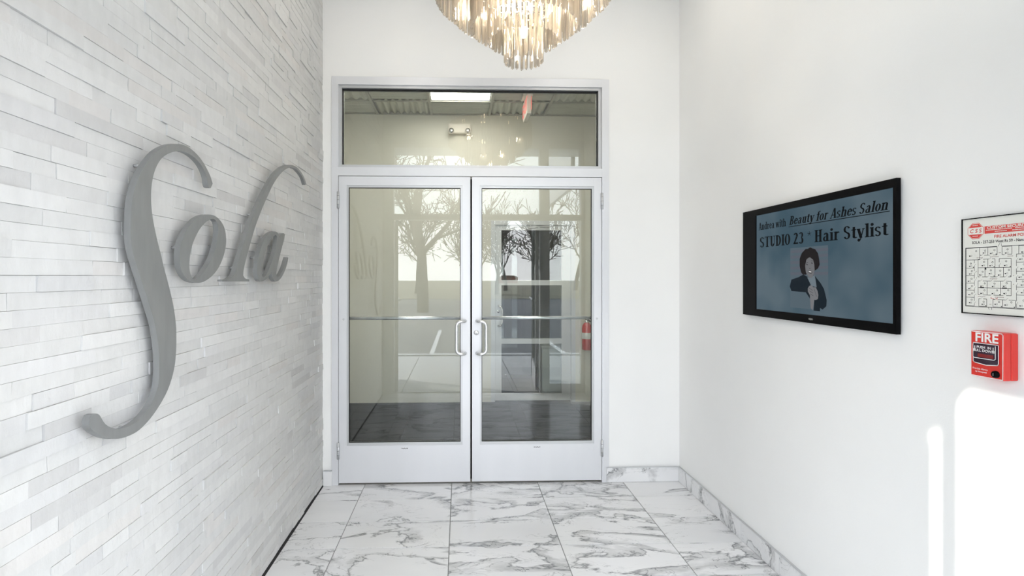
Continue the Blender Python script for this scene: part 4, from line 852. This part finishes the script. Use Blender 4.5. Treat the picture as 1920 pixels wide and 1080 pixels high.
K += [rect(0.070, 0.134, 0.075, 0.141), rect(0.055, 0.0785, 0.068, 0.0815), rect(0.120, 0.0785, 0.133, 0.0815)]
fp(K, 'ink', 'floor_plan')
for x, y, n in ((0.046, 0.169, 6), (0.085, 0.171, 8), (0.135, 0.171, 5), (0.085, 0.1055, 7), (0.0445, 0.108, 1), (0.0445, 0.128, 1), (0.15, 0.115, 1), (0.15, 0.09, 1), (0.05, 0.052, 7), (0.10, 0.052, 8), (0.084, 0.030, 2), (0.111, 0.182, 2), (0.20, 0.10, 1), (0.243, 0.12, 1)):
    for k in range(n): PK.append(rect(x + k * .0032, y, x + k * .0032 + .0023, y + .002))
fp(PK, 'grey_ink', 'device_notes')
hl2 = [rect(0.088, 0.0475, 0.098, 0.0487), rect(0.088, 0.0475, 0.0892, 0.053), rect(0.101, 0.0475, 0.107, 0.0487), rect(0.106, 0.044, 0.107, 0.053)]
fp(hl2, 'plan_red', 'device_marks')

# ---------------------------------------------------------------- fire alarm pull station
M['alarm'] = noisy(material('red_alarm_plastic', (0.68, 0.035, 0.025), 0.32, coat=0.2), 10, 0.03); M['void'] = material('dark_recess', (0.035, 0.012, 0.03), 0.15, coat=0.5); M['maroon'] = material('dark_red_plastic', (0.20, 0.015, 0.015), 0.25, coat=0.4)
AY, AZ, AW, AH, AD = -2.1715, 1.1735, 0.0985, 0.137, 0.045
al = tag(empty('fire_alarm_box', (XR - 0.0003, AY, AZ)), 'red fire alarm pull station below the floor plan', 'fire alarm')
MB().bevel_box(-0.022, 0, -AW + 0.001, -0.001, 0.001, AH - 0.001, 0.004, 2).build('back_box', M['alarm'], al)
MB().bevel_box(-AD + 0.001, -0.0222, -AW + 0.0006, -0.0006, 0.0006, AH - 0.0006, 0.004, 3).build('cover', M['alarm'], al)
def AX(d): return lambda x, y, e=0: (-AD - d + e, -x, y)
def outline(pts, w_, cl=True):
    ps = []; n = len(pts)
    for i in range(n if cl else n - 1):
        a, b = Vector(pts[i]), Vector(pts[(i + 1) % n]); t = (b - a).normalized(); o = Vector((-t.y, t.x)) * w_ / 2; e = t * w_ / 2
        ps.append([tuple(a - e - o), tuple(b + e - o), tuple(b + e + o), tuple(a - e + o)])
    return ps
def ap(polys, mat, name, d):
    mb = MB(); f = AX(d)
    for p in polys: mb.add([f(*v) for v in p], [tuple(range(len(p)))])
    return mb.build(name, M[mat], al)
rc = [(0.0035, 0.0030), (AW - 0.0035, 0.0030), (AW - 0.0030, AH - 0.007), (AW - 0.007, AH - 0.0030), (0.0035, AH - 0.0030)]
ap(outline(rc, 0.0022), 'white_print', 'face_border', -0.0006)
MB().text('FIRE', 0.0365, lambda x, y, e: AX(-0.0006)(x * 1.02 + AW / 2, y + 0.1055), 'CENTER', 0.0010).build('fire_lettering', M['white_print'], al)
wpo = [(0.0115, 0.1005), (AW - 0.0145, 0.1005), (AW - 0.0145, 0.046), (AW - 0.018, 0.0425), (AW / 2, 0.0385), (0.0150, 0.0425), (0.0115, 0.046)]
MB().prism([(-a, b) for a, b in wpo], 'x', -AD - 0.0004, -AD + 0.002).build('handle_recess', M['void'], al)
hd = MB().prism([(-0.0145, 0.0975), (-AW + 0.0175, 0.0975), (-AW + 0.0175, 0.060), (-AW + 0.021, 0.0560), (-0.018, 0.0560), (-0.0145, 0.060)], 'x', -AD - 0.0052, -AD - 0.0004).build('pull_handle', M['void'], al)
ap(outline(wpo, 0.0021), 'white_print', 'recess_border', 0.0006)
f5 = AX(0.0054)
hb = MB()
for p in outline([(0.0155, 0.0965), (0.0155, 0.0600), (0.0195, 0.0570), (AW - 0.0225, 0.0570), (AW - 0.0185, 0.0600), (AW - 0.0185, 0.0965)], 0.0018, False): hb.add([f5(*v) for v in p], [(0, 1, 2, 3)])
hb.text('PUSH  IN', 0.0105, lambda x, y, e: f5(x + AW / 2 - 0.002, y + 0.0862), 'CENTER', 0.00015); hb.text('PULL DOWN', 0.0105, lambda x, y, e: f5(x + AW / 2 - 0.002, y + 0.0765), 'CENTER', 0.00015)
for x in (0.021, AW - 0.0245): hb.add([f5(*v) for v in rect(x - .0012, 0.0765, x + .0012, 0.0925)], [(0, 1, 2, 3)])
hb.build('handle_lettering', M['white_print'], hd)
box(-AD - 0.0062, -AD - 0.0050, -AW + 0.024, -0.030, 0.0605, 0.0705).build('grip_strip', M['maroon'], hd)
tt = MB(); tt.text('Fire-Lite Alarms', 0.0068, lambda x, y, e: AX(-0.0006)(x + 0.0085, y + 0.0225), 'LEFT', 0.0001); tt.text('by Honeywell', 0.0060, lambda x, y, e: AX(-0.0006)(x + 0.017, y + 0.0145), 'LEFT', 0.0001)
tt.build('maker_lettering', M['white_print'], al)
lk = MB().lathe([(0, -0.008), (0.0065, -0.008), (0.0095, -0.005), (0.0105, 0.001)], 22, (-AD, -0.0765, 0.0165), 'x').build('key_lock', M['black'], al)
box(-AD - 0.0086, -AD - 0.0078, -0.0772, -0.0758, 0.0125, 0.0205).build('key_slot', M['steel'], lk)
